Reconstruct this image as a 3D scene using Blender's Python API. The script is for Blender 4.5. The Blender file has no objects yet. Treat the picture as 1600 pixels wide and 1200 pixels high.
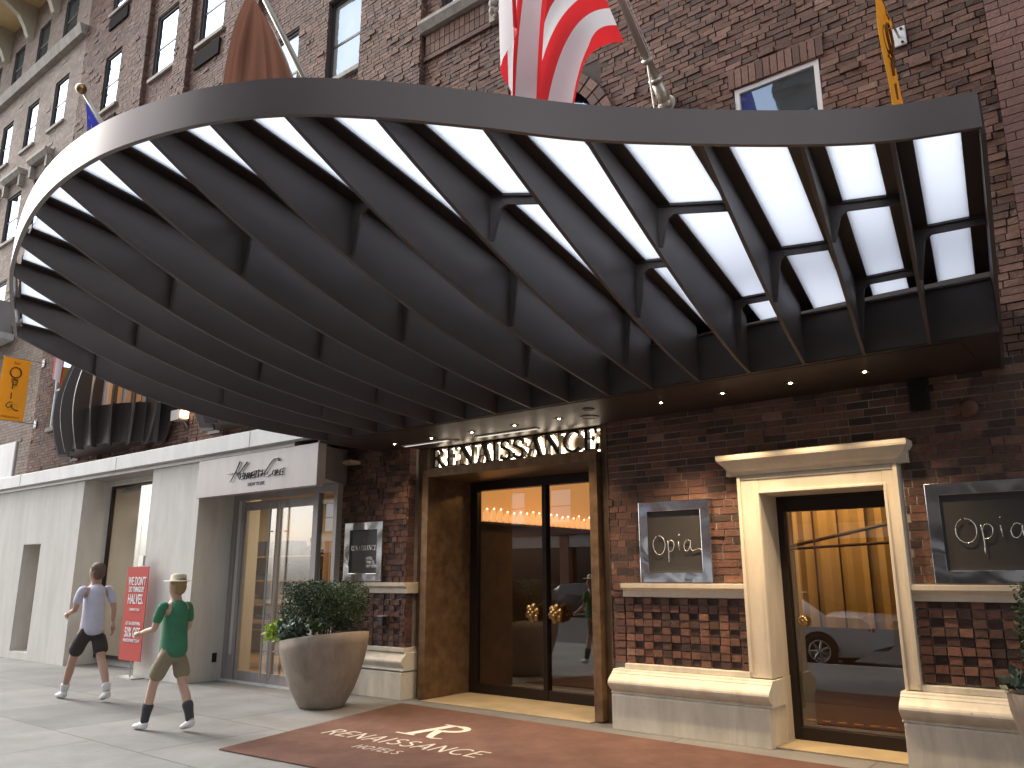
import bpy, bmesh, math, random
from mathutils import Vector, Matrix
R = math.radians
random.seed(7)
# ------------------------------------------------------------------ camera, world, sun, exposure
sc = bpy.context.scene
C = sc.collection
cam_d = bpy.data.cameras.new('camera'); cam = bpy.data.objects.new('camera', cam_d); C.objects.link(cam)
cam_d.sensor_width = 36; cam_d.lens = 1251.4 / 1600 * 36; cam_d.clip_start = .05; cam_d.clip_end = 2000
PITCH, YAW, ROLL = .2357, .6731, -.002
_f = Vector((-math.sin(YAW) * math.cos(PITCH), math.cos(YAW) * math.cos(PITCH), math.sin(PITCH)))
_r = Vector((math.cos(YAW), math.sin(YAW), 0)); _u = _r.cross(_f)
_r2 = _r * math.cos(ROLL) + _u * math.sin(ROLL); _u2 = _u * math.cos(ROLL) - _r * math.sin(ROLL)
m3 = Matrix((_r2, _u2, -_f)).transposed()
cam.matrix_world = Matrix.Translation((0, 0, 1.6)) @ m3.to_4x4()
sc.camera = cam

SUN_EL, SUN_AZ = R(40), R(263)           # azimuth of the sun measured from +Y towards +X
w = bpy.data.worlds.new('World'); sc.world = w; w.use_nodes = True
nt = w.node_tree; nt.nodes.clear()
o_ = nt.nodes.new('ShaderNodeOutputWorld'); bg = nt.nodes.new('ShaderNodeBackground')
sky = nt.nodes.new('ShaderNodeTexSky'); sky.sky_type = 'NISHITA'; sky.sun_disc = False
sky.sun_elevation = SUN_EL; sky.sun_rotation = SUN_AZ; sky.dust_density = 3.5; sky.air_density = 1.0; sky.ozone_density = 1.0
hs = nt.nodes.new('ShaderNodeHueSaturation'); hs.inputs['Saturation'].default_value = .28
nt.links.new(sky.outputs[0], hs.inputs['Color']); nt.links.new(hs.outputs[0], bg.inputs[0])
bg.inputs[1].default_value = .15; nt.links.new(bg.outputs[0], o_.inputs[0])
sd = bpy.data.lights.new('sun', 'SUN'); sd.energy = 0.9; sd.angle = R(28); sd.color = (1, .95, .88)
so = bpy.data.objects.new('sun', sd); C.objects.link(so)
sdir = Vector((math.sin(SUN_AZ) * math.cos(SUN_EL), math.cos(SUN_AZ) * math.cos(SUN_EL), math.sin(SUN_EL)))
so.rotation_euler = (-sdir).to_track_quat('-Z', 'Y').to_euler()
sc.view_settings.view_transform = 'Standard'; sc.view_settings.look = 'None'
sc.view_settings.exposure = 1.4; sc.view_settings.gamma = 1
sc.cycles.max_bounces = 8; sc.cycles.transparent_max_bounces = 16
sc.cycles.sample_clamp_indirect = 4; sc.cycles.use_denoising = True

# ------------------------------------------------------------------ helpers
def tag(o, label=None, cat=None, group=None, kind=None):
    if label: o['label'] = label
    if cat: o['category'] = cat
    if group: o['group'] = group
    if kind: o['kind'] = kind
    return o
def thing(name, label, cat, loc=(0, 0, 0), rz=0, group=None):
    o = bpy.data.objects.new(name, None); C.objects.link(o); o.empty_display_size = .1
    o.location = loc; o.rotation_euler = (0, 0, rz)
    return tag(o, label, cat, group)
def ABS(parent):
    """offset to subtract so that parts given in world coordinates sit right under an unrotated parent"""
    return Vector((0, 0, 0)) if parent is None else parent.location.copy()
class MB:
    def __init__(s): s.v = []; s.f = []; s.t = []
    def add(s, vs, fs, tone=0.5):
        b = len(s.v); s.v += [tuple(p) for p in vs]
        for q in fs: s.f.append(tuple(b + i for i in q)); s.t.append(tone)
        return s
    def box(s, x0, x1, y0, y1, z0, z1, tone=.5):
        if x0 > x1: x0, x1 = x1, x0
        if y0 > y1: y0, y1 = y1, y0
        if z0 > z1: z0, z1 = z1, z0
        return s.add([(x0, y0, z0), (x1, y0, z0), (x1, y1, z0), (x0, y1, z0), (x0, y0, z1), (x1, y0, z1), (x1, y1, z1), (x0, y1, z1)],
                     [(0, 3, 2, 1), (4, 5, 6, 7), (0, 1, 5, 4), (1, 2, 6, 5), (2, 3, 7, 6), (3, 0, 4, 7)], tone)
    def prism(s, poly, z0, z1, tone=.5):
        """horizontal polygon (ccw) extruded z0..z1"""
        n = len(poly); a = sum(poly[i][0] * poly[(i + 1) % n][1] - poly[(i + 1) % n][0] * poly[i][1] for i in range(n))
        if a < 0: poly = poly[::-1]
        vs = [(x, y, z0) for x, y in poly] + [(x, y, z1) for x, y in poly]
        fs = [tuple(range(n))[::-1], tuple(range(n, 2 * n))] + [(i, (i + 1) % n, n + (i + 1) % n, n + i) for i in range(n)]
        return s.add(vs, fs, tone)
    def xprof(s, prof, x0, x1, tone=.5, cap=True):
        """(y,z) profile swept along x"""
        n = len(prof); a = sum(prof[i][0] * prof[(i + 1) % n][1] - prof[(i + 1) % n][0] * prof[i][1] for i in range(n))
        if a < 0: prof = prof[::-1]
        vs = [(x0, y, z) for y, z in prof] + [(x1, y, z) for y, z in prof]
        fs = [(i, (i + 1) % n, n + (i + 1) % n, n + i) for i in range(n)]
        fs = [q[::-1] for q in fs] if x1 > x0 else fs
        fs = [q[::-1] for q in fs]
        if cap: fs += [tuple(range(n))[::-1], tuple(range(n, 2 * n))]
        return s.add(vs, fs, tone)
    def tube(s, pts, r, n=8, r2=None, cap=True, tone=.5):
        pts = [Vector(p) for p in pts]; m = len(pts); b = len(s.v)
        r2 = r if r2 is None else r2
        up = None; rings = []
        for i, p in enumerate(pts):
            d = (pts[min(i + 1, m - 1)] - pts[max(i - 1, 0)]).normalized()
            if up is None:
                up = Vector((0, 0, 1)) if abs(d.z) < .9 else Vector((1, 0, 0))
            a = d.cross(up).normalized(); up = a.cross(d).normalized(); rr = r + (r2 - r) * i / max(1, m - 1)
            rings.append([p + a * math.cos(2 * math.pi * k / n) * rr + up * math.sin(2 * math.pi * k / n) * rr for k in range(n)])
        vs = [q for ring in rings for q in ring]
        fs = [(i * n + k, i * n + (k + 1) % n, (i + 1) * n + (k + 1) % n, (i + 1) * n + k) for i in range(m - 1) for k in range(n)]
        if cap: fs += [tuple(range(n))[::-1], tuple((m - 1) * n + k for k in range(n))]
        return s.add(vs, fs, tone)
    def lathe(s, prof, n=32, c=(0, 0, 0), tone=.5, cap=False):
        m = len(prof); vs = [(c[0] + r * math.cos(2 * math.pi * k / n), c[1] + r * math.sin(2 * math.pi * k / n), c[2] + z) for r, z in prof for k in range(n)]
        fs = [(i * n + k, i * n + (k + 1) % n, (i + 1) * n + (k + 1) % n, (i + 1) * n + k) for i in range(m - 1) for k in range(n)]
        if cap: fs += [tuple(range(n))[::-1], tuple((m - 1) * n + k for k in range(n))]
        return s.add(vs, fs, tone)
    def ball(s, c, r, n=12, m=8, sq=(1, 1, 1), tone=.5):
        vs = [(c[0], c[1], c[2] - r * sq[2])]; 
        for i in range(1, m):
            a = -math.pi / 2 + math.pi * i / m
            vs += [(c[0] + r * sq[0] * math.cos(a) * math.cos(2 * math.pi * k / n), c[1] + r * sq[1] * math.cos(a) * math.sin(2 * math.pi * k / n), c[2] + r * sq[2] * math.sin(a)) for k in range(n)]
        vs.append((c[0], c[1], c[2] + r * sq[2])); L = len(vs) - 1
        fs = [(0, 1 + (k + 1) % n, 1 + k) for k in range(n)]
        fs += [(1 + i * n + k, 1 + i * n + (k + 1) % n, 1 + (i + 1) * n + (k + 1) % n, 1 + (i + 1) * n + k) for i in range(m - 2) for k in range(n)]
        fs += [(L, 1 + (m - 2) * n + k, 1 + (m - 2) * n + (k + 1) % n) for k in range(n)]
        return s.add(vs, fs, tone)
    def build(s, name, mat, parent=None, smooth=False, bevel=0, label=None, weld=False):
        me = bpy.data.meshes.new(name); off = ABS(root_of(parent)) if parent is not None else Vector((0, 0, 0))
        me.from_pydata([(x - off.x, y - off.y, z - off.z) for x, y, z in s.v] if off.length else s.v, [], s.f)
        me.materials.append(mat)
        at = me.attributes.new('tone', 'FLOAT', 'FACE'); at.data.foreach_set('value', s.t)
        if smooth: me.polygons.foreach_set('use_smooth', [True] * len(me.polygons))
        me.update()
        if weld:
            b = bmesh.new(); b.from_mesh(me); bmesh.ops.remove_doubles(b, verts=b.verts, dist=1e-5); bmesh.ops.recalc_face_normals(b, faces=b.faces); b.to_mesh(me); b.free()
        o = bpy.data.objects.new(name, me); C.objects.link(o)
        if parent is not None: o.parent = parent
        if bevel:
            md = o.modifiers.new('bevel', 'BEVEL'); md.width = bevel; md.segments = 2; md.limit_method = 'ANGLE'; md.angle_limit = R(40)
        if label: o['label'] = label
        return o
def root_of(o):
    while o.parent is not None: o = o.parent
    return o
def struct(name, mb, mat, **k):
    o = mb.build(name, mat, **k); o['kind'] = 'structure'; return o
def smoothstep(a, b, x):
    t = max(0, min(1, (x - a) / (b - a))); return t * t * (3 - 2 * t)
def catmull(P, sub=8):
    out = []; n = len(P)
    for i in range(n - 1):
        p0, p1, p2, p3 = P[max(i - 1, 0)], P[i], P[i + 1], P[min(i + 2, n - 1)]
        for k in range(sub):
            t = k / sub
            out.append(tuple(.5 * (2 * p1[j] + (p2[j] - p0[j]) * t + (2 * p0[j] - 5 * p1[j] + 4 * p2[j] - p3[j]) * t * t + (3 * p1[j] - p0[j] - 3 * p2[j] + p3[j]) * t ** 3) for j in range(len(p1))))
    out.append(tuple(P[-1])); return out

# ------------------------------------------------------------------ materials
def mat(name, col=(.5, .5, .5), rough=.6, metal=0, spec=.5, ns=0, nscale=6, bump=0, bscale=30, col2=None, tone=None, detail=6, coat=0):
    m = bpy.data.materials.new(name); m.use_nodes = True; t = m.node_tree; b = t.nodes['Principled BSDF']
    b.inputs['Base Color'].default_value = (*col, 1); b.inputs['Roughness'].default_value = rough; b.inputs['Metallic'].default_value = metal
    b.inputs['Specular IOR Level'].default_value = spec; b.inputs['Coat Weight'].default_value = coat
    tc = t.nodes.new('ShaderNodeTexCoord'); L = t.links.new
    if col2 or ns:
        n = t.nodes.new('ShaderNodeTexNoise'); n.inputs['Scale'].default_value = nscale; n.inputs['Detail'].default_value = detail; n.inputs['Roughness'].default_value = .62
        L(tc.outputs['Object'], n.inputs['Vector'])
        cr = t.nodes.new('ShaderNodeValToRGB'); cr.color_ramp.elements[0].position = .32; cr.color_ramp.elements[1].position = .68
        c2 = col2 or tuple(min(1, c * (1 - ns)) for c in col)
        cr.color_ramp.elements[0].color = (*c2, 1); cr.color_ramp.elements[1].color = (*col, 1)
        L(n.outputs['Fac'], cr.inputs[0]); L(cr.outputs[0], b.inputs['Base Color'])
        mr = t.nodes.new('ShaderNodeMapRange'); mr.inputs[3].default_value = max(0, rough - .08); mr.inputs[4].default_value = min(1, rough + .1)
        L(n.outputs['Fac'], mr.inputs[0]); L(mr.outputs[0], b.inputs['Roughness'])
    if bump:
        n2 = t.nodes.new('ShaderNodeTexNoise'); n2.inputs['Scale'].default_value = bscale; n2.inputs['Detail'].default_value = 5
        L(tc.outputs['Object'], n2.inputs['Vector'])
        bp = t.nodes.new('ShaderNodeBump'); bp.inputs['Strength'].default_value = bump; bp.inputs['Distance'].default_value = .01
        L(n2.outputs['Fac'], bp.inputs['Height']); L(bp.outputs[0], b.inputs['Normal'])
    return m
def brickmat(name, stops, ns=.35):
    m = bpy.data.materials.new(name); m.use_nodes = True; t = m.node_tree; b = t.nodes['Principled BSDF']; L = t.links.new
    a = t.nodes.new('ShaderNodeAttribute'); a.attribute_name = 'tone'
    cr = t.nodes.new('ShaderNodeValToRGB'); e = cr.color_ramp.elements
    e[0].position = stops[0][0]; e[0].color = (*stops[0][1], 1); e[1].position = stops[1][0]; e[1].color = (*stops[1][1], 1)
    for p, c in stops[2:]: k = e.new(p); k.color = (*c, 1)
    tc = t.nodes.new('ShaderNodeTexCoord'); n = t.nodes.new('ShaderNodeTexNoise'); n.inputs['Scale'].default_value = 22; n.inputs['Detail'].default_value = 8; n.inputs['Roughness'].default_value = .7
    n3 = t.nodes.new('ShaderNodeTexNoise'); n3.inputs['Scale'].default_value = .9; n3.inputs['Detail'].default_value = 5
    L(tc.outputs['Object'], n.inputs[0]); L(tc.outputs['Object'], n3.inputs[0])
    mr = t.nodes.new('ShaderNodeMapRange'); mr.inputs[1].default_value = .3; mr.inputs[2].default_value = .7; mr.inputs[3].default_value = 1 - ns; mr.inputs[4].default_value = 1 + ns
    mr3 = t.nodes.new('ShaderNodeMapRange'); mr3.inputs[1].default_value = .3; mr3.inputs[2].default_value = .7; mr3.inputs[3].default_value = .8; mr3.inputs[4].default_value = 1.2
    L(n.outputs['Fac'], mr.inputs[0]); L(n3.outputs['Fac'], mr3.inputs[0])
    mu = t.nodes.new('ShaderNodeMath'); mu.operation = 'MULTIPLY'; L(mr.outputs[0], mu.inputs[0]); L(mr3.outputs[0], mu.inputs[1])
    vm = t.nodes.new('ShaderNodeVectorMath'); vm.operation = 'SCALE'
    L(a.outputs['Fac'], cr.inputs[0]); L(cr.outputs[0], vm.inputs[0]); L(mu.outputs[0], vm.inputs['Scale']); L(vm.outputs[0], b.inputs['Base Color'])
    b.inputs['Roughness'].default_value = .72; b.inputs['Specular IOR Level'].default_value = .35
    bp = t.nodes.new('ShaderNodeBump'); bp.inputs['Strength'].default_value = .55; bp.inputs['Distance'].default_value = .012
    n2 = t.nodes.new('ShaderNodeTexNoise'); n2.inputs['Scale'].default_value = 45; n2.inputs['Detail'].default_value = 6
    L(tc.outputs['Object'], n2.inputs[0]); L(n2.outputs['Fac'], bp.inputs['Height']); L(bp.outputs[0], b.inputs['Normal'])
    return m
def emis(name, col, s):
    m = bpy.data.materials.new(name); m.use_nodes = True; b = m.node_tree.nodes['Principled BSDF']
    b.inputs['Base Color'].default_value = (*[c * .5 for c in col], 1); b.inputs['Emission Color'].default_value = (*col, 1); b.inputs['Emission Strength'].default_value = s
    return m
def facing_fac(t, base, k, pw=4):
    L = t.links.new; lw = t.nodes.new('ShaderNodeLayerWeight'); lw.inputs[0].default_value = .5
    p = t.nodes.new('ShaderNodeMath'); p.operation = 'POWER'; p.inputs[1].default_value = pw; L(lw.outputs['Facing'], p.inputs[0])
    q = t.nodes.new('ShaderNodeMath'); q.operation = 'MULTIPLY_ADD'; q.inputs[1].default_value = k; q.inputs[2].default_value = base; L(p.outputs[0], q.inputs[0]); return q.outputs[0]
def glassmat(name, tint=(.9, .92, .9), base=.09, rough=0.0):
    m = bpy.data.materials.new(name); m.use_nodes = True; t = m.node_tree; t.nodes.clear(); L = t.links.new
    o = t.nodes.new('ShaderNodeOutputMaterial'); mx = t.nodes.new('ShaderNodeMixShader'); tr = t.nodes.new('ShaderNodeBsdfTransparent'); g = t.nodes.new('ShaderNodeBsdfGlossy')
    tr.inputs[0].default_value = (*tint, 1); g.inputs['Roughness'].default_value = rough; g.inputs['Color'].default_value = (1, 1, 1, 1)
    L(facing_fac(t, base, .85), mx.inputs[0]); L(tr.outputs[0], mx.inputs[1]); L(g.outputs[0], mx.inputs[2]); L(mx.outputs[0], o.inputs[0]); return m
M = {}
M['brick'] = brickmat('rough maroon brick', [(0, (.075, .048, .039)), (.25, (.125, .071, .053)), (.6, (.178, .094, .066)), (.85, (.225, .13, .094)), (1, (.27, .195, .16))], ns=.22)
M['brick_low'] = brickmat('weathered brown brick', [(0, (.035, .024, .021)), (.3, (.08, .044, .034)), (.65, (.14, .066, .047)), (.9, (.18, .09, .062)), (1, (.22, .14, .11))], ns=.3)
M['brick_smooth'] = brickmat('smooth red brick', [(0, (.16, .085, .072)), (.5, (.2, .108, .09)), (1, (.24, .135, .115))], ns=.12)
M['brick_buff'] = brickmat('buff brick', [(0, (.24, .185, .15)), (.5, (.31, .245, .2)), (1, (.37, .3, .25))], ns=.15)
M['mortar'] = mat('dark mortar', (.1, .08, .07), .9, ns=.3, nscale=8, bump=.4)
M['mortar_low'] = mat('grey lime mortar', (.42, .37, .32), .9, col2=(.12, .1, .085), nscale=1.3, bump=.4, bscale=60)
M['mortar_buff'] = mat('buff mortar', (.16, .13, .11), .9, ns=.2)
M['fascia'] = mat('bronze grey metallic paint', (.145, .12, .112), .34, metal=.5, spec=.6, ns=.07, nscale=1.2, bump=.03, bscale=4)
M['fin'] = mat('dark bronze paint', (.088, .071, .066), .5, metal=.2, spec=.45, ns=.08, nscale=1.5)
M['soffit'] = mat('dark soffit sheet', (.045, .03, .025), .45, metal=.25, ns=.1, nscale=2)
M['bronze'] = mat('patinated bronze', (.27, .165, .085), .38, metal=.45, col2=(.13, .075, .04), nscale=7, bump=.12, bscale=25, detail=9)
M['bronze_lt'] = mat('brushed bronze edge', (.22, .165, .11), .36, metal=.7, ns=.3, nscale=9)
M['doorframe'] = mat('dark bronze anodised', (.028, .02, .017), .35, metal=.5)
M['cream'] = mat('cream painted stone', (.66, .58, .46), .42, ns=.08, nscale=3, bump=.12, bscale=14, spec=.4)
M['creamw'] = mat('cream painted plinth', (.7, .64, .53), .4, ns=.07, nscale=2.5, bump=.15, bscale=7, spec=.4)
M['lime'] = mat('pale limestone cladding', (.64, .615, .57), .7, ns=.08, nscale=2, bump=.1, bscale=40)
M['whitemetal'] = mat('white coated metal', (.6, .6, .585), .45, ns=.05, nscale=1)
M['greymetal'] = mat('light grey metal panel', (.36, .33, .32), .42, metal=.3, ns=.06, nscale=1)
M['steel'] = mat('brushed steel', (.5, .49, .47), .32, metal=.8)
def chromemat():
    m = bpy.data.materials.new('polished rippled steel'); m.use_nodes = True; t = m.node_tree; b = t.nodes['Principled BSDF']; b.inputs['Base Color'].default_value = (.82, .82, .82, 1); b.inputs['Metallic'].default_value = 1; b.inputs['Roughness'].default_value = .12
    tc = t.nodes.new('ShaderNodeTexCoord'); n = t.nodes.new('ShaderNodeTexNoise'); n.inputs['Scale'].default_value = 2.4; n.inputs['Detail'].default_value = 0; n.inputs['Distortion'].default_value = .8
    bp = t.nodes.new('ShaderNodeBump'); bp.inputs['Strength'].default_value = .45; bp.inputs['Distance'].default_value = .06
    t.links.new(tc.outputs['Object'], n.inputs[0]); t.links.new(n.outputs['Fac'], bp.inputs['Height']); t.links.new(bp.outputs[0], b.inputs['Normal']); return m
M['chrome'] = chromemat()
M['panel'] = mat('charcoal sign panel', (.05, .045, .04), .45, ns=.06)
M['letters'] = mat('silver letter', (.75, .73, .7), .25, metal=.8)
M['dletters'] = mat('dark letter', (.04, .035, .033), .4, metal=.3)
M['bletters'] = mat('dark bronze letter', (.03, .024, .02), .35, metal=.5)
M['gold'] = mat('polished brass', (.34, .23, .11), .28, metal=1)
M['alu'] = mat('satin aluminium pole', (.62, .58, .5), .35, metal=.6)
M['winframe'] = mat('dark window frame', (.055, .045, .04), .5)
M['whiteframe'] = mat('white window frame', (.75, .75, .74), .4)
M['sill'] = mat('limestone sill', (.42, .38, .33), .7, ns=.2, nscale=5, bump=.2)
M['carving'] = mat('carved limestone', (.46, .41, .34), .75, ns=.35, nscale=12, bump=.8, bscale=18)
M['darkpanel'] = mat('dark metal spandrel', (.03, .026, .025), .95, spec=.1)
M['louver'] = mat('dark painted steel blade', (.09, .075, .07), .4, metal=.3)
M['concrete'] = mat('planter fibre concrete', (.34, .275, .22), .7, ns=.22, nscale=4, bump=.2, bscale=60)
M['soil'] = mat('soil', (.03, .022, .015), .95)
M['leaf'] = mat('boxwood leaf', (.06, .1, .035), .5, col2=(.03, .055, .022), nscale=9)
M['lime_leaf'] = mat('chartreuse leaf', (.42, .55, .08), .5, ns=.2)
M['kale'] = mat('grey green leaf', (.09, .13, .09), .5, ns=.3)
M['bark'] = mat('bark', (.06, .04, .028), .9)
M['black'] = mat('black plastic', (.012, .012, .012), .45)
M['skin'] = mat('skin', (.5, .3, .22), .55, ns=.05)
M['skin2'] = mat('lighter skin', (.56, .36, .27), .55, ns=.05)
M['lilac'] = mat('pale lilac cotton', (.6, .59, .7), .9, ns=.1, nscale=10, bump=.3, bscale=18)
M['green'] = mat('green cotton', (.06, .22, .12), .9, ns=.2, nscale=8, bump=.3, bscale=18)
M['khaki'] = mat('khaki cotton', (.27, .23, .15), .9, ns=.1, bump=.3, bscale=18)
M['dark_shorts'] = mat('dark brown cotton', (.05, .04, .038), .9, ns=.1, bump=.3, bscale=18)
M['shoe'] = mat('white trainer', (.75, .75, .74), .6)
M['sock'] = mat('charcoal sock', (.06, .06, .065), .95)
M['wsock'] = mat('white sock', (.7, .7, .7), .95)
M['hair_b'] = mat('blond hair', (.4, .28, .12), .7, ns=.3, nscale=30)
M['hair_g'] = mat('grey brown hair', (.16, .11, .08), .7, ns=.3, nscale=30)
M['cap'] = mat('straw hat', (.62, .54, .4), .8, ns=.1)
M['red'] = mat('red banner cloth', (.48, .045, .035), .7)
M['white'] = mat('white print', (.8, .8, .8), .6)
M['yellow'] = mat('yellow banner cloth', (.75, .4, .035), .75, ns=.06, nscale=2)
M['brownprint'] = mat('brown print', (.14, .06, .015), .8)
M['brownflag'] = mat('brown flag cloth', (.17, .1, .075), .85, ns=.1)
M['rubber'] = mat('rubber', (.02, .02, .02), .8)
M['paintwhite'] = mat('white car paint', (.62, .64, .67), .22, coat=.6)
M['asphalt'] = mat('asphalt', (.055, .055, .057), .85, ns=.3, nscale=2, bump=.5, bscale=90)
M['granite'] = mat('granite kerb', (.3, .3, .29), .7, ns=.2, nscale=20)
M['amber'] = emis('amber backlit wall', (1, .47, .14), .3)
M['lamp'] = emis('warm lamp', (1, .8, .5), 30)
M['halo'] = emis('warm white halo strip', (1, .86, .66), 3)
M['tube'] = emis('cool tube', (1, .95, .85), .25)
M['redlamp'] = emis('red lamp', (1, .05, .02), 3)
M['glass'] = glassmat('door glass', (.84, .82, .78), .12)
M['shopglass'] = glassmat('shop glass', (.92, .93, .92), .13)
M['darkwood'] = mat('dark lobby panel', (.07, .038, .022), .4, ns=.2)
M['curtain'] = mat('ochre drape', (.52, .37, .15), .8, ns=.12, nscale=3)
M['shopwall'] = mat('warm shop wall', (.55, .44, .3), .8)
M['clothes'] = mat('dark folded clothes', (.04, .04, .055), .9)
M['woodshelf'] = mat('oak shelf', (.35, .2, .08), .6)
def skyglass(name, base=(.03, .035, .04), k=.72):
    m = bpy.data.materials.new(name); m.use_nodes = True; t = m.node_tree; t.nodes.clear(); L = t.links.new
    o = t.nodes.new('ShaderNodeOutputMaterial'); mx = t.nodes.new('ShaderNodeMixShader'); d = t.nodes.new('ShaderNodeBsdfDiffuse'); g = t.nodes.new('ShaderNodeBsdfGlossy')
    d.inputs[0].default_value = (*base, 1); g.inputs['Roughness'].default_value = .02; g.inputs['Color'].default_value = (.42, .54, .72, 1); mx.inputs[0].default_value = k
    tc = t.nodes.new('ShaderNodeTexCoord'); n = t.nodes.new('ShaderNodeTexNoise'); n.inputs['Scale'].default_value = 1.6; bp = t.nodes.new('ShaderNodeBump'); bp.inputs['Strength'].default_value = .25; bp.inputs['Distance'].default_value = .02
    L(tc.outputs['Object'], n.inputs[0]); L(n.outputs['Fac'], bp.inputs['Height']); L(bp.outputs[0], g.inputs['Normal'])
    L(d.outputs[0], mx.inputs[1]); L(g.outputs[0], mx.inputs[2]); L(mx.outputs[0], o.inputs[0]); return m
M['skyglass'] = skyglass('coated window glass'); M['greyglass'] = skyglass('grey window glass', (.09, .095, .09), .4)
def frosted():
    m = bpy.data.materials.new('frosted canopy glass'); m.use_nodes = True; t = m.node_tree; t.nodes.clear(); L = t.links.new
    o = t.nodes.new('ShaderNodeOutputMaterial'); mx = t.nodes.new('ShaderNodeMixShader'); d = t.nodes.new('ShaderNodeBsdfTranslucent'); g = t.nodes.new('ShaderNodeBsdfGlossy')
    d.inputs[0].default_value = (.8, .84, .9, 1); g.inputs['Roughness'].default_value = .25; mx.inputs[0].default_value = .06
    L(d.outputs[0], mx.inputs[1]); L(g.outputs[0], mx.inputs[2]); L(mx.outputs[0], o.inputs[0]); return m
M['frost'] = frosted()
def slabmat():
    m = bpy.data.materials.new('pavement slabs'); m.use_nodes = True; t = m.node_tree; b = t.nodes['Principled BSDF']; L = t.links.new
    tc = t.nodes.new('ShaderNodeTexCoord'); mp = t.nodes.new('ShaderNodeMapping'); mp.inputs['Rotation'].default_value = (0, 0, R(0)); mp.inputs['Location'].default_value = (.4, .35, 0)
    br = t.nodes.new('ShaderNodeTexBrick'); br.offset = .5; br.inputs['Scale'].default_value = 1; br.inputs['Mortar Size'].default_value = .009; br.inputs['Mortar Smooth'].default_value = .3
    br.inputs['Brick Width'].default_value = 1.85; br.inputs['Row Height'].default_value = 1.5; br.inputs['Bias'].default_value = 0
    br.inputs['Color1'].default_value = (.23, .222, .21, 1); br.inputs['Color2'].default_value = (.175, .17, .163, 1); br.inputs['Mortar'].default_value = (.12, .115, .105, 1)
    n = t.nodes.new('ShaderNodeTexNoise'); n.inputs['Scale'].default_value = .9; n.inputs['Detail'].default_value = 8
    n2 = t.nodes.new('ShaderNodeTexNoise'); n2.inputs['Scale'].default_value = 60; n2.inputs['Detail'].default_value = 4
    L(tc.outputs['Object'], mp.inputs[0]); L(mp.outputs[0], br.inputs[0]); L(tc.outputs['Object'], n.inputs[0]); L(tc.outputs['Object'], n2.inputs[0])
    mr = t.nodes.new('ShaderNodeMapRange'); mr.inputs[1].default_value = .3; mr.inputs[2].default_value = .7; mr.inputs[3].default_value = .78; mr.inputs[4].default_value = 1.12
    mr2 = t.nodes.new('ShaderNodeMapRange'); mr2.inputs[1].default_value = .3; mr2.inputs[2].default_value = .7; mr2.inputs[3].default_value = .92; mr2.inputs[4].default_value = 1.06
    mu = t.nodes.new('ShaderNodeMath'); mu.operation = 'MULTIPLY'; L(n.outputs['Fac'], mr.inputs[0]); L(n2.outputs['Fac'], mr2.inputs[0]); L(mr.outputs[0], mu.inputs[0]); L(mr2.outputs[0], mu.inputs[1])
    vm = t.nodes.new('ShaderNodeVectorMath'); vm.operation = 'SCALE'; L(br.outputs['Color'], vm.inputs[0]); L(mu.outputs[0], vm.inputs['Scale']); L(vm.outputs[0], b.inputs['Base Color'])
    b.inputs['Roughness'].default_value = .78
    bp = t.nodes.new('ShaderNodeBump'); bp.inputs['Strength'].default_value = .4; bp.inputs['Distance'].default_value = .01; L(n2.outputs['Fac'], bp.inputs['Height'])
    bp2 = t.nodes.new('ShaderNodeBump'); bp2.invert = True; bp2.inputs['Strength'].default_value = .8; bp2.inputs['Distance'].default_value = .01; L(br.outputs['Fac'], bp2.inputs['Height']); L(bp.outputs[0], bp2.inputs['Normal']); L(bp2.outputs[0], b.inputs['Normal'])
    return m
M['slab'] = slabmat()
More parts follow.
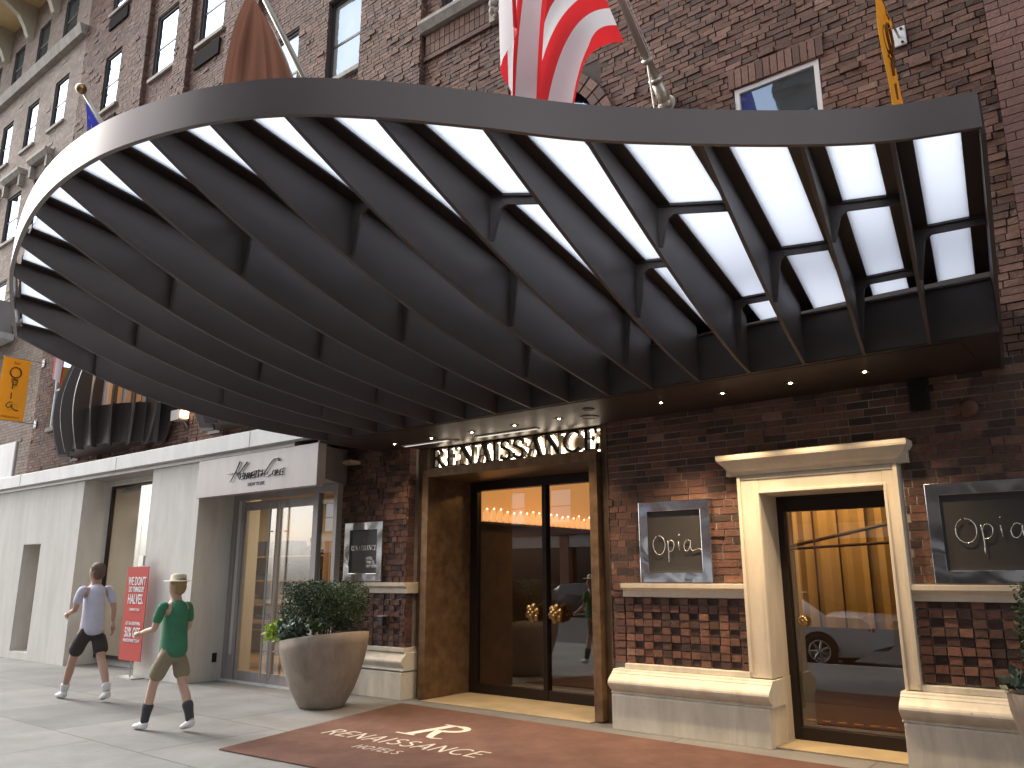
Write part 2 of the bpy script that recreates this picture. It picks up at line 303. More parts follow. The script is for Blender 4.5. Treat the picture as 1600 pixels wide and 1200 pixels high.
def weather(m, k=.2, sc=(2.5, 2.5, .3), spots=0, spotsc=14, seed=0):
    """stains and wear: multiplies the base colour by stretched noise and small dark spots"""
    t = m.node_tree; b = t.nodes['Principled BSDF']; L = t.links.new; inp = b.inputs['Base Color']
    tc = t.nodes.new('ShaderNodeTexCoord'); mp = t.nodes.new('ShaderNodeMapping'); mp.inputs['Scale'].default_value = sc; mp.inputs['Location'].default_value = (seed, seed * 2, 0)
    n = t.nodes.new('ShaderNodeTexNoise'); n.inputs['Scale'].default_value = 1.6; n.inputs['Detail'].default_value = 9; n.inputs['Roughness'].default_value = .7; n.inputs['Distortion'].default_value = .4
    L(tc.outputs['Object'], mp.inputs[0]); L(mp.outputs[0], n.inputs[0])
    mr = t.nodes.new('ShaderNodeMapRange'); mr.inputs[1].default_value = .36; mr.inputs[2].default_value = .6; mr.inputs[3].default_value = 1 - k; mr.inputs[4].default_value = 1.02
    L(n.outputs['Fac'], mr.inputs[0]); fac = mr.outputs[0]
    if spots:
        v = t.nodes.new('ShaderNodeTexVoronoi'); v.inputs['Scale'].default_value = spotsc; v.inputs['Randomness'].default_value = 1; L(tc.outputs['Object'], v.inputs[0])
        n2 = t.nodes.new('ShaderNodeTexNoise'); n2.inputs['Scale'].default_value = 3; n2.inputs['Detail'].default_value = 2; L(tc.outputs['Object'], n2.inputs[0])
        th = t.nodes.new('ShaderNodeMapRange'); th.inputs[1].default_value = .5; th.inputs[2].default_value = .75; th.inputs[3].default_value = 0; th.inputs[4].default_value = .22; L(n2.outputs['Fac'], th.inputs[0])
        lt = t.nodes.new('ShaderNodeMath'); lt.operation = 'LESS_THAN'; L(v.outputs['Distance'], lt.inputs[0]); L(th.outputs[0], lt.inputs[1])
        ma = t.nodes.new('ShaderNodeMath'); ma.operation = 'MULTIPLY_ADD'; ma.inputs[1].default_value = -spots; ma.inputs[2].default_value = 1; L(lt.outputs[0], ma.inputs[0])
        mu = t.nodes.new('ShaderNodeMath'); mu.operation = 'MULTIPLY'; L(fac, mu.inputs[0]); L(ma.outputs[0], mu.inputs[1]); fac = mu.outputs[0]
    vm = t.nodes.new('ShaderNodeVectorMath'); vm.operation = 'SCALE'
    if inp.links: L(inp.links[0].from_socket, vm.inputs[0])
    else: vm.inputs[0].default_value = inp.default_value[:3]
    L(fac, vm.inputs['Scale']); L(vm.outputs[0], inp)
weather(M['slab'], .16, (1, 1, 1), .3, 9)
weather(M['lime'], .12, (2.2, 2.2, .35), .12, 30); weather(M['cream'], .14, (3, 3, .6), .2, 16); weather(M['creamw'], .2, (3, 3, .7), .3, 14)
weather(M['whitemetal'], .13, (2, 2, .5)); weather(M['greymetal'], .1, (2, 2, .5)); weather(M['concrete'], .22, (4, 4, 1), .3, 16); weather(M['sill'], .3, (4, 4, 1))
M['carpet'] = mat('rust red carpet', (.2, .112, .086), .95, col2=(.145, .08, .062), nscale=2.2, bump=.9, bscale=260, spec=.1, detail=10)
weather(M['carpet'], .16, (1.2, 1.2, 1), .12, 25)
M['carpet_print'] = mat('off white carpet print', (.62, .54, .44), .95, ns=.1, nscale=40, spec=.1)
M['doorstep'] = mat('tan stone paving', (.42, .33, .2), .6, ns=.25, nscale=3)
# ------------------------------------------------------------------ ground
mb = MB(); mb.box(-80, 60, 1.2, 8.6, -.3, 0); struct('pavement', mb, M['slab'])
mb = MB(); mb.box(-80, 60, 1.02, 1.196, -.3, -.004); struct('kerb', mb, M['granite'])
mb = MB(); mb.box(-80, 60, -15, 1.016, -.35, -.14); struct('road', mb, M['asphalt'])
mb = MB(); mb.box(-400, 400, -400, 400, -.5, -.36); struct('ground', mb, M['asphalt'])
mb = MB(); mb.box(-80, 60, -20, -15.01, -.3, 0); struct('far_pavement', mb, M['slab'])
mb = MB(); mb.box(-7.96, -5.29, 8.02, 9.0, 0.002, .012); mb.box(-3.2, -1.95, 8.0, 8.5, .002, .014); struct('doorstep', mb, M['doorstep'])

# ------------------------------------------------------------------ brick walls
ROW, BL = .074, .205
def bricks(mb, x0, x1, z0, z1, y, holes=(), seed=0, prot=.014, gap=.011, dark=.12, row=ROW, bl=BL, jit=.0025, header=.18):
    rnd = random.Random(seed); k = 0; z = z0; nrows = max(1, round((z1 - z0) / row)); rh = (z1 - z0) / nrows
    for k in range(nrows):
        a, b = z0 + k * rh + gap / 2, z0 + (k + 1) * rh - gap / 2
        segs = [(x0, x1)]
        for hx0, hx1, hz0, hz1 in holes:
            if hz0 < b - .02 and hz1 > a + .02:
                ns_ = []
                for s0, s1 in segs:
                    if hx1 <= s0 or hx0 >= s1: ns_.append((s0, s1)); continue
                    if hx0 - s0 > .02: ns_.append((s0, hx0))
                    if s1 - hx1 > .02: ns_.append((hx1, s1))
                segs = ns_
        x = x0 - rnd.random() * bl if k % 2 else x0 - bl / 2 * rnd.random()
        cuts = [x]
        while x < x1:
            x += (bl / 2 if rnd.random() < header else bl) * (1 + rnd.uniform(-.04, .04)); cuts.append(x)
        for i in range(len(cuts) - 1):
            for s0, s1 in segs:
                p, q = max(cuts[i], s0) + gap / 2, min(cuts[i + 1], s1) - gap / 2
                if q - p < .02: continue
                t = rnd.betavariate(3, 3); pr = rnd.random()
                yf = y - prot * pr
                if rnd.random() < dark * .3: yf -= .016
                if rnd.random() < dark: t *= .25
                j = lambda: rnd.uniform(-jit, jit)
                t1 = rnd.uniform(-jit, jit) * 2
                c = .004
                V = [(p + j(), yf + t1, a + j()), (q + j(), yf - t1, a + j()), (q + j(), yf - t1 + j(), b + j()), (p + j(), yf + t1 + j(), b + j())]
                Bk = [(p - c / 2, y + .02, a), (q + c / 2, y + .02, a), (q + c / 2, y + .02, b), (p - c / 2, y + .02, b)]
                mb.add(V + Bk, [(0, 1, 2, 3), (4, 0, 3, 7), (1, 5, 6, 2), (4, 5, 1, 0), (3, 2, 6, 7)], t)
def sheet(mb, x0, x1, z0, z1, y, holes=(), d=.0):
    xs = sorted({x0, x1} | {min(max(h, x0), x1) for q in holes for h in q[:2]}); zs = sorted({z0, z1} | {min(max(h, z0), z1) for q in holes for h in q[2:4]})
    for i in range(len(xs) - 1):
        for k in range(len(zs) - 1):
            cx, cz = (xs[i] + xs[i + 1]) / 2, (zs[k] + zs[k + 1]) / 2
            if any(h[0] < cx < h[1] and h[2] < cz < h[3] for h in holes): continue
            mb.add([(xs[i], y, zs[k]), (xs[i + 1], y, zs[k]), (xs[i + 1], y, zs[k + 1]), (xs[i], y, zs[k + 1])], [(0, 1, 2, 3)])
hotel = thing('hotel_building', 'maroon brick hotel building with cream stone plinth and sash windows behind the big curved canopy', 'building', (-8.5, 8.25, 0))
buff = thing('brick_building', 'buff brick building with bracketed yellow cornice at the far left beyond the maroon hotel', 'building', (-27, 8.25, 0))
shop = thing('shop_front', 'pale limestone shop front with a long white ledge left of the hotel entrance', 'shop front', (-14, 7.5, 0))

def sash(parent, x0, x1, z0, z1, y=8.25, frame='winframe', sill=True, sashes=True, glass='skyglass', rev=.16, depth=.2, blind=None, label=None, split=.47):
    """opening x0..x1, z0..z1 in a wall whose face is y; window sits rev behind it"""
    f = MB(); t = .055; yf = y + rev
    for a, b, c, d in ((x0, x0 + t, z0, z1), (x1 - t, x1, z0, z1)): f.box(a, b, yf, yf + .09, c, d)
    f.box(x0 + t, x1 - t, yf + .001, yf + .09, z1 - t, z1); f.box(x0 + t, x1 - t, yf + .001, yf + .09, z0, z0 + t * .8)
    zm = z0 + (z1 - z0) * split
    if sashes:
        f.box(x0 + t, x1 - t, yf + .02, yf + .08, zm - .025, zm + .025)
    # brick reveal lining
    r = MB(); r.box(x0 - .03, x0, y + .01, yf + .1, z0, z1); r.box(x1, x1 + .03, y + .01, yf + .1, z0, z1); r.box(x0 - .03, x1 + .03, y + .01, yf + .1, z1, z1 + .03); r.box(x0 - .03, x1 + .03, y + .03, yf + .1, z0 - .03, z0)
    wo = f.build('window', M[frame], parent, label=label)
    r.build('reveal', M['mortar'] if parent is not buff else M['mortar_buff'], wo)
    g = MB(); g.box(x0 + t, x1 - t, yf + .03, yf + .05, z0 + t * .8, z1 - t); g.build('pane', M[glass], wo)
    if sill:
        s_ = MB(); s_.box(x0 - .1, x1 + .1, y - .07, y + .14, z0 - .1, z0 - .001); s_.build('sill', M['sill'], wo, bevel=.008)
    return wo
M['blindglass'] = skyglass('glass over pale blind', (.5, .48, .43), .35)
W = [  # windows in the maroon hotel: x0,x1,z0,z1,frame,glass,extra
    (-11.08, -10.12, 10.6, 12.4, 'winframe', 'blindglass'), (-12.95, -12.0, 10.55, 12.3, 'winframe', 'blindglass'),
    (-15.95, -14.95, 13.7, 15.5, 'winframe', 'skyglass'), (-18.12, -17.0, 13.72, 15.5, 'winframe', 'skyglass'),
    (-20.95, -20.05, 13.86, 15.6, 'winframe', 'skyglass'), (-20.95, -19.85, 17.0, 18.8, 'winframe', 'skyglass'),
    (-18.12, -17.0, 17.0, 18.8, 'winframe', 'skyglass'), (-15.95, -14.95, 17.0, 18.8, 'winframe', 'skyglass'),
    (-12.95, -12.0, 14, 15.8, 'winframe', 'skyglass'), (-11.08, -10.12, 14, 15.8, 'winframe', 'skyglass'),
    (-3.19, -2.21, 5.4, 7.2, 'whiteframe', 'greyglass'), (-21.45, -20.45, 5.24, 7.3, 'whiteframe', 'skyglass'),
    (-8.05, -5.6, 10.55, 13, 'winframe', 'skyglass')]
PAN = [(-16.0, -14.97, 13.05, 13.47), (-20.95, -19.9, 13.05, 13.5), (-20.95, -19.9, 16.45, 16.8), (-18.1, -17, 16.45, 16.8)]
holes = [q[:4] for q in W] + [(-7.5, -5.05, 5.5, 8.55)]
mb = MB(); mt = MB(); pil = [(-10.0, -8.43), (-14.6, -13.4), (-19.55, -18.42), (-16.9, -16.25)]
# wall faces: recessed field with projecting pilasters
def wallrun(mb, mt, x0, x1, z0, z1, y, seed, **k):
    hs_ = [h for h in holes if h[0] < x1 and h[1] > x0 and h[3] > z0 and h[2] < z1]
    bricks(mb, x0, x1, z0, z1, y, hs_, seed, **k); sheet(mt, x0, x1, z0, z1, y + .012, hs_)
wallrun(mb, mt, -8.43, -.6, 3.42, 12.6, 8.25, 11, prot=.014, dark=.12, jit=.003)
wallrun(mb, mt, -13.4, -10.0, 3.77, 17, 8.25, 12, prot=.006, dark=.12, jit=.001)
wallrun(mb, mt, -16.25, -14.6, 3.77, 20, 8.25, 13, prot=.006, dark=.12, jit=.001)
wallrun(mb, mt, -18.42, -16.9, 3.77, 20.2, 8.25, 14, prot=.006, dark=.12, jit=.001)
wallrun(mb, mt, -22.5, -19.55, 3.77, 20.5, 8.25, 15, prot=.006, dark=.12, jit=.001)
for i, (a, b) in enumerate(pil):
    top = 14 if a > -12 else 20
    wallrun(mb, mt, a, b, 3.77, top, 8.15, 30 + i, prot=.008, dark=.1, jit=.0015)
    for x in (a, b): mt.box(x - .004, x + .004, 8.165, 8.27, 3.77, top)
    # brick returns on the right edge (seen from the camera): short headers
    rnd = random.Random(i)
    for k in range(int((top - 3.77) / ROW)):
        z = 3.77 + k * ROW + .006; mb.box(b + .003, b + .012, 8.16, 8.245, z, z + ROW - .011, rnd.betavariate(3, 3))
mt.build('mortar', M['mortar'], hotel); mb.build('upper_wall', M['brick'], hotel)
mb = MB(); mt = MB()   # smoother pilaster at the right end
bricks(mb, -.6, 2.2, 0, 13, 8.17, (), 41, prot=.002, gap=.009, dark=0, jit=.0008, header=.05, row=.088, bl=.26); sheet(mt, -.6, 2.2, 0, 13, 8.18); mt.box(-.6, -.592, 8.18, 8.3, 0, 13)
mt.build('mortar', M['mortar'], hotel); mb.build('end_pilaster', M['brick_smooth'], hotel)
# ground floor brick right of the portal
mb = MB(); mt = MB(); DH = [(-3.42, -1.82, 0, 2.84)]
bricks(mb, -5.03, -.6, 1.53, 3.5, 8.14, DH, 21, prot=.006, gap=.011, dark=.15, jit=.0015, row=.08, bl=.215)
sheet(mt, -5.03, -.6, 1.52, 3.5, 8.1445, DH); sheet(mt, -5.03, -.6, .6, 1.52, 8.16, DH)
# chequered header panels under the sills
def cheq(x0, x1, z0, z1, y, seed):
    rnd = random.Random(seed); nx = round((x1 - x0) / .108); nz = round((z1 - z0) / .077); dx, dz = (x1 - x0) / nx, (z1 - z0) / nz
    for i in range(nx):
        for k in range(nz):
            odd = (i % 2 == 1 and k % 2 == 0)
            pr = -.008 if odd else rnd.uniform(.004, .022); t = rnd.betavariate(3, 2.6) * (.22 if odd else 1)
            j = lambda: rnd.uniform(-.003, .003); g = .006
            a, b, c, d = x0 + i * dx + g, x0 + (i + 1) * dx - g, z0 + k * dz + g, z0 + (k + 1) * dz - g; yf = y - pr
            mb.add([(a + j(), yf, c + j()), (b + j(), yf + j(), c + j()), (b + j(), yf, d + j()), (a + j(), yf + j(), d + j()), (a, y + .03, c), (b, y + .03, c), (b, y + .03, d), (a, y + .03, d)],
                   [(0, 1, 2, 3), (4, 0, 3, 7), (1, 5, 6, 2), (4, 5, 1, 0), (3, 2, 6, 7)], t)
cheq(-4.85, -3.4, .665, 1.37, 8.14, 5); cheq(-1.84, -.6, .68, 1.39, 8.14, 6)
cheq(-5.0, -4.86, .665, 1.52, 8.14, 7); bricks(mb, -5.03, -4.85, 1.37, 1.53, 8.14, (), 2)
mr_, mtr_ = mb, mt; mb, mt = MB(), MB()
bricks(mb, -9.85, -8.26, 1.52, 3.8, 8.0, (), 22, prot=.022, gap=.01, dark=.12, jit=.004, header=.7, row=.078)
cheq(-9.85, -8.36, .66, 1.37, 8.0, 8)
bricks(mb, -8.36, -8.26, .66, 1.52, 8.0, (), 23, header=1); bricks(mb, -9.85, -8.36, 1.37, 1.52, 8.0, (), 24)
sheet(mt, -9.85, -8.26, .5, 3.8, 8.012)
mt.box(-8.3, -8.262, 8.01, 8.7, 0, 3.8); mt.box(-8.2605, -8.1, 8.41, 8.7, 0, 3.395); rnd = random.Random(3)
for k in range(35): mb.box(-8.262, -8.25, 8.0, 8.13, .62 + k * .09, .62 + k * .09 + .079, rnd.betavariate(3, 3)); mr_.box(-5.042, -5.03, 8.13, 8.25, .62 + k * .083, .62 + k * .083 + .072, rnd.betavariate(3, 3) * .7)
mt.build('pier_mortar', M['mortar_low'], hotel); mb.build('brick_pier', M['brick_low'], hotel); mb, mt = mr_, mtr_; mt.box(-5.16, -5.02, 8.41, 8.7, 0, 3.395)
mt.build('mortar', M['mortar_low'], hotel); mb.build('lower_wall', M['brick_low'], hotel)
# structure behind
mb = MB(); sheet(mb, -22.5, 2.2, 3.4, 21, 8.6, [h for h in holes]); mb.box(-22.5, 2.2, 8.9, 9.2, 3.45, 21); mb.box(-22.5, 2.2, 8.27, 14, 21, 21.2)
mb.box(2.0, 2.2, 8.3, 14, 0, 21)
mb.build('back_wall', M['mortar'], hotel)
for a, b, c, d, fr, gl in W: sash(hotel, a, b, c, d, 8.25, fr, glass=gl, sill=a < -9, rev=(.04 if a < -12.5 else .1) if fr == 'winframe' else .0)
for a, b, c, d in PAN: mb = MB(); mb.box(a, b, 8.2, 8.24, c, d); mb.build('spandrel', M['darkpanel'], hotel)
# stone sill, brick string panel and carved block under the big window
mb = MB(); mb.xprof([(8.05, 10.5), (8.05, 10.56), (8.3, 10.56), (8.3, 10.38), (8.12, 10.38)], -8.42, -5.4); mb.build('stone_sill', M['sill'], hotel)
mb = MB(); mb.box(-6.93, -6.4, 8.14, 8.24, 9.88, 10.375); rnd = random.Random(9)
for i in range(26): mb.ball((-6.66 + rnd.uniform(-.22, .22), 8.13, 10.12 + rnd.uniform(-.2, .2)), rnd.uniform(.04, .09), 8, 6)
mb.build('carved_block', M['carving'], hotel)
mb = MB()
for i in range(13):
    for k in range(2):
        x = -8.36 + i * .108; mb.box(x, x + .095, 8.205, 8.24, 9.98 + k * .19, 10.155 + k * .19, random.betavariate(3, 3))
mb.box(-8.4, -6.95, 8.2, 8.24, 9.88, 9.96, .3); mb.build('brick_panel', M['brick'], hotel)
# arched opening with voussoirs (mostly behind the flag)
mb = MB(); cx, cz, r0 = -6.27, 7.2, 1.25
mb2 = MB()
for i in range(21):
    a0, a1 = math.pi * i / 21 + .012, math.pi * (i + 1) / 21 - .012
    for ra, rb in ((r0, r0 + .11), (r0 + .12, r0 + .24)):
        q = [(cx + ra * math.cos(a), cz + ra * math.sin(a)) for a in (a0, a1)] + [(cx + rb * math.cos(a), cz + rb * math.sin(a)) for a in (a1, a0)]
        mb.add([(x, 8.2, z) for x, z in q] + [(x, 8.26, z) for x, z in q], [(0, 1, 2, 3)[::-1], (0, 1, 5, 4), (1, 2, 6, 5), (2, 3, 7, 6), (3, 0, 4, 7)], random.betavariate(3, 3))
seg = 24; arc = [(cx + r0 * math.cos(math.pi * i / seg), cz + r0 * math.sin(math.pi * i / seg)) for i in range(seg + 1)]
for i in range(seg):
    (xa, za), (xb, zb) = arc[i], arc[i + 1]
    mb2.add([(xa, 8.245, za), (xb, 8.245, zb), (xb, 8.245, 8.56), (xa, 8.245, 8.56)], [(0, 3, 2, 1)], .5)
mb2.build('arch_spandrel', M['mortar'], hotel); mb.build('arch', M['brick'], hotel)
mb = MB(); bricks(mb, -7.5, -5.05, 8.46, 8.56, 8.245, (), 3); mb.build('arch_course', M['brick'], hotel)
sash(hotel, -7.5, -5.04, 5.5, 8.5, 8.25, 'winframe', glass='skyglass', sill=False, rev=.2)
# soldier course over the white framed window
mb = MB(); x = -3.25
while x < -2.15: mb.box(x, x + .075, 8.225, 8.25, 7.22, 7.46, random.betavariate(3, 3)); x += .086
mb.build('soldier_course', M['brick'], hotel)

# ------------------------------------------------------------------ cream stonework
def plinth(x0, x1, name, led):
    p = MB()
    p.xprof([(7.91, 0), (7.91, .345), (7.925, .36), (8.3, .36), (8.3, 0)], x0, x1)
    n = 10; prof = [(8.05, .585)]
    prof = [(8.3, .61), (7.985, .61), (7.975, .59), (7.95, .575)]
    prof += [(7.95 - .085 * math.sin(math.pi * i / n) - .0, .565 - (.565 - .385) * i / n) for i in range(n + 1)]
    prof += [(7.935, .375), (7.935, .362), (8.3, .362)]
    p.xprof(prof, x0 - .02, x1 + .02)
    p.xprof([(8.3, .612), (8.06, .612), (8.06, .665), (8.3, .665)], *led)
    return p.build(name, M['creamw'], hotel, bevel=.006)
plinth(-4.93, -3.17, 'plinth', (-4.84, -3.397)); plinth(-1.98, 2.2, 'plinth', (-1.838, 2.2))
p = MB(); p.xprof([(7.91, 0), (7.91, .345), (8.3, .36), (8.3, 0)], -9.7, -8.21)
n = 10; prof = [(8.3, .6), (7.99, .6), (7.97, .57)] + [(7.95 - .06 * math.sin(math.pi * i / n), .555 - .15 * i / n) for i in range(n + 1)] + [(7.93, .375), (7.93, .362), (8.3, .362)]
p.xprof(prof, -9.7, -8.2); p.xprof([(8.3, .602), (7.955, .602), (7.955, .66), (8.3, .66)], -9.7, -8.23); p.build('plinth', M['creamw'], hotel, bevel=.006)
def sillband(x0, x1, y):
    p = MB(); p.xprof([(y, 1.505), (y, 1.52), (y + .3, 1.52), (y + .3, 1.375), (y + .05, 1.375), (y + .05, 1.44), (y + .02, 1.46), (y, 1.47)], x0, x1); p.build('sill_band', M['cream'], hotel, bevel=.004)
sillband(-4.86, -3.4, 8.05); sillband(-1.84, 2.2, 8.05); sillband(-9.8, -8.22, 7.93)
# door surround with cornice
sur = MB()
def jamb(x0, x1, zt):
    sur.box(x0, x1, 8.05, 8.5, 0 if False else .0, zt)
sur.box(-3.395, -3.17, 8.055, 8.56, .62, 2.62); sur.box(-1.975, -1.84, 8.055, 8.56, .62, 2.62); sur.box(-3.17, -1.975, 8.057, 8.56, 2.42, 2.62)
sur.box(-3.25, -3.165, 8.302, 8.56, 0, .619); sur.box(-1.985, -1.9, 8.302, 8.56, 0, .619)
# raised outer moulding
for a, b, c, d in ((-3.4, -3.365, .665, 2.62), (-1.875, -1.836, .665, 2.62)): sur.box(a, b, 8.035, 8.054, c, d)
sur.box(-3.2, -3.175, 8.04, 8.054, .62, 2.445); sur.box(-1.97, -1.945, 8.04, 8.054, .62, 2.445); sur.box(-3.175, -1.97, 8.04, 8.056, 2.425, 2.45)
sur.box(-3.36, -1.88, 8.046, 8.054, 2.57, 2.618)
sur.build('door_surround', M['cream'], hotel, bevel=.004)
co = MB(); prof = [(8.3, 2.622), (8.045, 2.622), (8.03, 2.64), (8.02, 2.66), (7.985, 2.68), (7.965, 2.70), (7.93, 2.74), (7.905, 2.77), (7.90, 2.79), (7.9, 2.825), (8.3, 2.84)]
# mitred returns: outline grows with projection
def cornice(prof, x0, x1, yb, parent, name, m):
    p = MB(); n = len(prof)
    L_ = [(x0 - (yb - y), y, z) for y, z in prof]; R_ = [(x1 + (yb - y), y, z) for y, z in prof]
    p.add(L_ + R_, [(i, (i + 1) % n, n + (i + 1) % n, n + i) for i in range(n)])
    LB = [(x0 - (yb - y), yb + .08, z) for y, z in prof]; RB = [(x1 + (yb - y), yb + .08, z) for y, z in prof]
    p.add(L_ + LB, [(i, n + i, n + (i + 1) % n, (i + 1) % n) for i in range(n)]); p.add(R_ + RB, [(i, (i + 1) % n, n + (i + 1) % n, n + i) for i in range(n)])
    return p.build(name, m, parent, weld=True)
cornice(prof[1:-1] + [(8.06, 2.84)], -3.4, -1.86, 8.06, hotel, 'cornice', M['cream'])
mb = MB(); mb.box(-3.52, -1.74, 8.06, 8.2, 2.622, 2.838); mb.build('cornice_back', M['cream'], hotel)

# the restaurant door inside the surround
d = MB(); d.box(-3.2, -3.1, 8.5, 8.6, .014, 2.4); d.box(-2.02, -1.975, 8.5, 8.6, .014, 2.4); d.box(-3.1, -2.02, 8.505, 8.6, 2.26, 2.4); d.box(-3.1, -2.02, 8.505, 8.6, .014, .13)
d.box(-3.17, -1.98, 8.49, 8.56, 2.4, 2.418)
do = d.build('door', M['doorframe'], hotel, bevel=.004, label='dark framed glass door under the cream cornice')
g = MB(); g.box(-3.1, -2.02, 8.545, 8.553, .13, 2.26); g.build('glass', M['glass'], do)
h = MB()
for k in range(9):
    a = 2 * math.pi * k / 9; h.ball((-2.99 + .035 * math.cos(a), 8.5, 1.15 + .035 * math.sin(a)), .026, 8, 6)
h.ball((-2.99, 8.49, 1.15), .025, 8, 6); h.tube([(-2.99, 8.5, 1.15), (-2.99, 8.56, 1.15)], .02); h.build('handle', M['gold'], do, smooth=True)

# ------------------------------------------------------------------ bronze portal
P = MB()
P.box(-8.09, -7.97, 8.1, 9.14, .014, 2.96); P.box(-5.28, -5.17, 8.1, 9.14, .014, 2.96); P.box(-8.09, -5.17, 8.1, 9.14, 2.962, 3.07)
po = P.build('entrance_portal', M['bronze'], hotel, bevel=.004)
P = MB(); P.box(-8.25, -8.092, 8.2, 8.4, 0, 3.395); P.box(-5.168, -5.031, 8.2, 8.4, 0, 3.395); P.box(-8.092, -5.168, 8.26, 8.4, 3.072, 3.385); P.build('portal_surround', M['bronze_lt'], po)
D = MB(); ZT = 2.83
D.box(-7.969, -5.281, 9.0, 9.12, ZT, 2.961); D.box(-7.969, -7.84, 9.0, 9.1, .014, ZT); D.box(-5.42, -5.282, 9.0, 9.1, .014, ZT)
D.box(-7.84, -6.655, 9.005, 9.1, .014, .14); D.box(-6.6, -5.42, 9.005, 9.1, .014, .14)
dd = D.build('double_door', M['doorframe'], po, bevel=.003)
D = MB(); D.box(-6.65, -6.62, 8.995, 9.1, .014, ZT); D.build('stile', M['doorframe'], dd); D = MB(); D.box(-6.615, -6.585, 8.995, 9.1, .014, ZT); D.build('stile', M['doorframe'], dd)
for a, b in ((-7.84, -6.65), (-6.585, -5.42)):
    D = MB(); D.box(a, b, 9.045, 9.055, .14, ZT); D.build('glass', M['glass'], dd)
for cx in (-6.79, -6.41):
    h = MB(); rnd = random.Random(int(cx * 100))
    for k in range(6):
        a = 2 * math.pi * k / 6 + .3; h.ball((cx + .075 * math.cos(a), 8.95, 1.12 + .08 * math.sin(a)), .047, 10, 8, (1, .8, 1.1))
    for k in range(4):
        a = 2 * math.pi * k / 4; h.ball((cx + .035 * math.cos(a), 8.915, 1.12 + .035 * math.sin(a)), .036, 10, 8)
    h.tube([(cx, 8.95, 1.12), (cx, 9.04, 1.12)], .03); h.build('door_handle', M['gold'], dd, smooth=True, label='cluster of polished brass petals')

# interior of the lobby
I = MB(); I.box(-8.0, 0, 14.5, 14.6, 0, 3.4); I.box(-8.1, -8.0, 9.1, 14.6, 0, 2.4); I.box(-8.1, 0, 9.13, 14.6, 3.3, 3.4); I.box(-5.27, -5.2, 9.1, 11.2, 0, 3.3); I.build('lobby_wall', M['darkwood'], hotel)
I = MB(); I.box(-8.1, 0, 9.1, 14.6, -.05, .012); I.build('lobby_floor', M['darkwood'], hotel)
I = MB(); I.box(-8.15, -8.05, 9.13, 14.5, 2.4, 3.3); I.build('backlit_wall_panel', M['amber'], hotel)
gar = thing('crystal_garland', 'row of glowing crystal drops along the amber lobby wall behind the glass doors', 'light fitting', (-7.9, 11.5, 2.4))
mb = MB(); mb.box(-8.0, -7.86, 9.2, 14.4, 2.37, 2.4); mb.build('ledge', M['darkwood'], gar)
rnd = random.Random(12)
M['crystal'] = emis('lit crystal', (1, .5, .2), .55); M['crystal_tip'] = emis('lit crystal tip', (1, .86, .62), 1.3)
for k in range(30):
    y = 9.3 + k * .165; hh = rnd.uniform(.14, .2); mb = MB(); mb.lathe([(.03, 0), (.055, .04), (.05, hh * .7), (.03, hh), (.001, hh + .02)], 7, (-7.92, y, 2.402)); mb.build('crystal', M['crystal'], gar); mb = MB(); mb.ball((-7.9, y, 2.402 + hh + .02), .018, 6, 5); mb.build('tip', M['crystal_tip'], gar)
# interior of the restaurant
I = MB()
x = -5.1
rnd = random.Random(4)
pts = []
k = 0
while x < -1.0: pts.append((x, 11.0 + .035 * math.sin(k * 1.57))); x += .05; k += 1
for i in range(len(pts) - 1):
    (xa, ya), (xb, yb) = pts[i], pts[i + 1]; I.add([(xa, ya, .95), (xb, yb, .95), (xb, yb, 3.2), (xa, ya, 3.2)], [(0, 1, 2, 3)])
I.build('drape', M['curtain'], hotel, smooth=True)
I = MB()
for x in (-4.75, -4.45, -4.2, -3.9, -3.62, -3.3, -2.95, -2.6): I.box(x, x + .018, 10.93, 10.95, .95, 3.2)
I.box(-3.86, -3.78, 10.5, 10.6, .0, 3.2); I.box(-5.1, -1, 10.98, 11.1, 0, .95); I.build('drape_divider', M['darkwood'], hotel)
I = MB(); I.tube([(-5.0, 10.7, 1.75), (-2.2, 10.2, 2.25)], .022); I.tube([(-4.9, 10.7, 1.9), (-2.2, 10.0, 1.98)], .018); I.build('stair_rail', M['darkwood'], hotel)
I = MB(); 
for k in range(8): I.box(-3.6 + k * .17, -3.6 + k * .17 + .09, 9.6, 9.66, .02, .03)
I.build('step_marking', M['yellow'], hotel)
for nm, loc, e, sz in (('lobby_lamp', (-6.8, 10.6, 3.2), 12, .5), ('restaurant_lamp', (-3.3, 10.2, 3.1), 20, .7)):
    l = bpy.data.lights.new(nm, 'AREA'); l.energy = e; l.size = sz; l.color = (1, .62, .28); o = bpy.data.objects.new(nm, l); C.objects.link(o); o.location = loc

# ------------------------------------------------------------------ buff building
mb = MB(); mt = MB(); xs = -22.55
BW = [(-24.42, -23.5), (-26.45, -25.6), (-28.45, -27.6), (-30.5, -29.6), (-32.6, -31.7)]
bh = [(a, b, 14.7, 16.3) for a, b in BW] + [(a + (0 if i else -.05), b, 17.8, 19.2) for i, (a, b) in enumerate(BW)] + [(-25.0, -24.0, 11.65, 13.25), (-27.0, -25.95, 11.65, 13.25), (-29.0, -28, 11.65, 13.25), (-25, -24, 8.7, 10.3), (-27, -26, 8.7, 10.3)]
bricks(mb, -36, xs, 0, 20.2, 8.27, bh, 51, prot=.003, gap=.012, dark=.04, jit=.0006, row=.085, bl=.25); sheet(mt, -36, xs, 0, 20.2, 8.278, bh)
mt.box(-36, xs, 8.6, 8.7, 0, 21); mt.box(-36, xs, 8.28, 14, 20.3, 21)
mt.build('mortar', M['mortar_buff'], buff); mb.build('brick_wall', M['brick_buff'], buff)
for a, b, c, d in bh: sash(buff, a, b, c, d, 8.27, 'winframe', sill=c < 17, rev=.04, glass='skyglass' if c < 17 else 'greyglass')
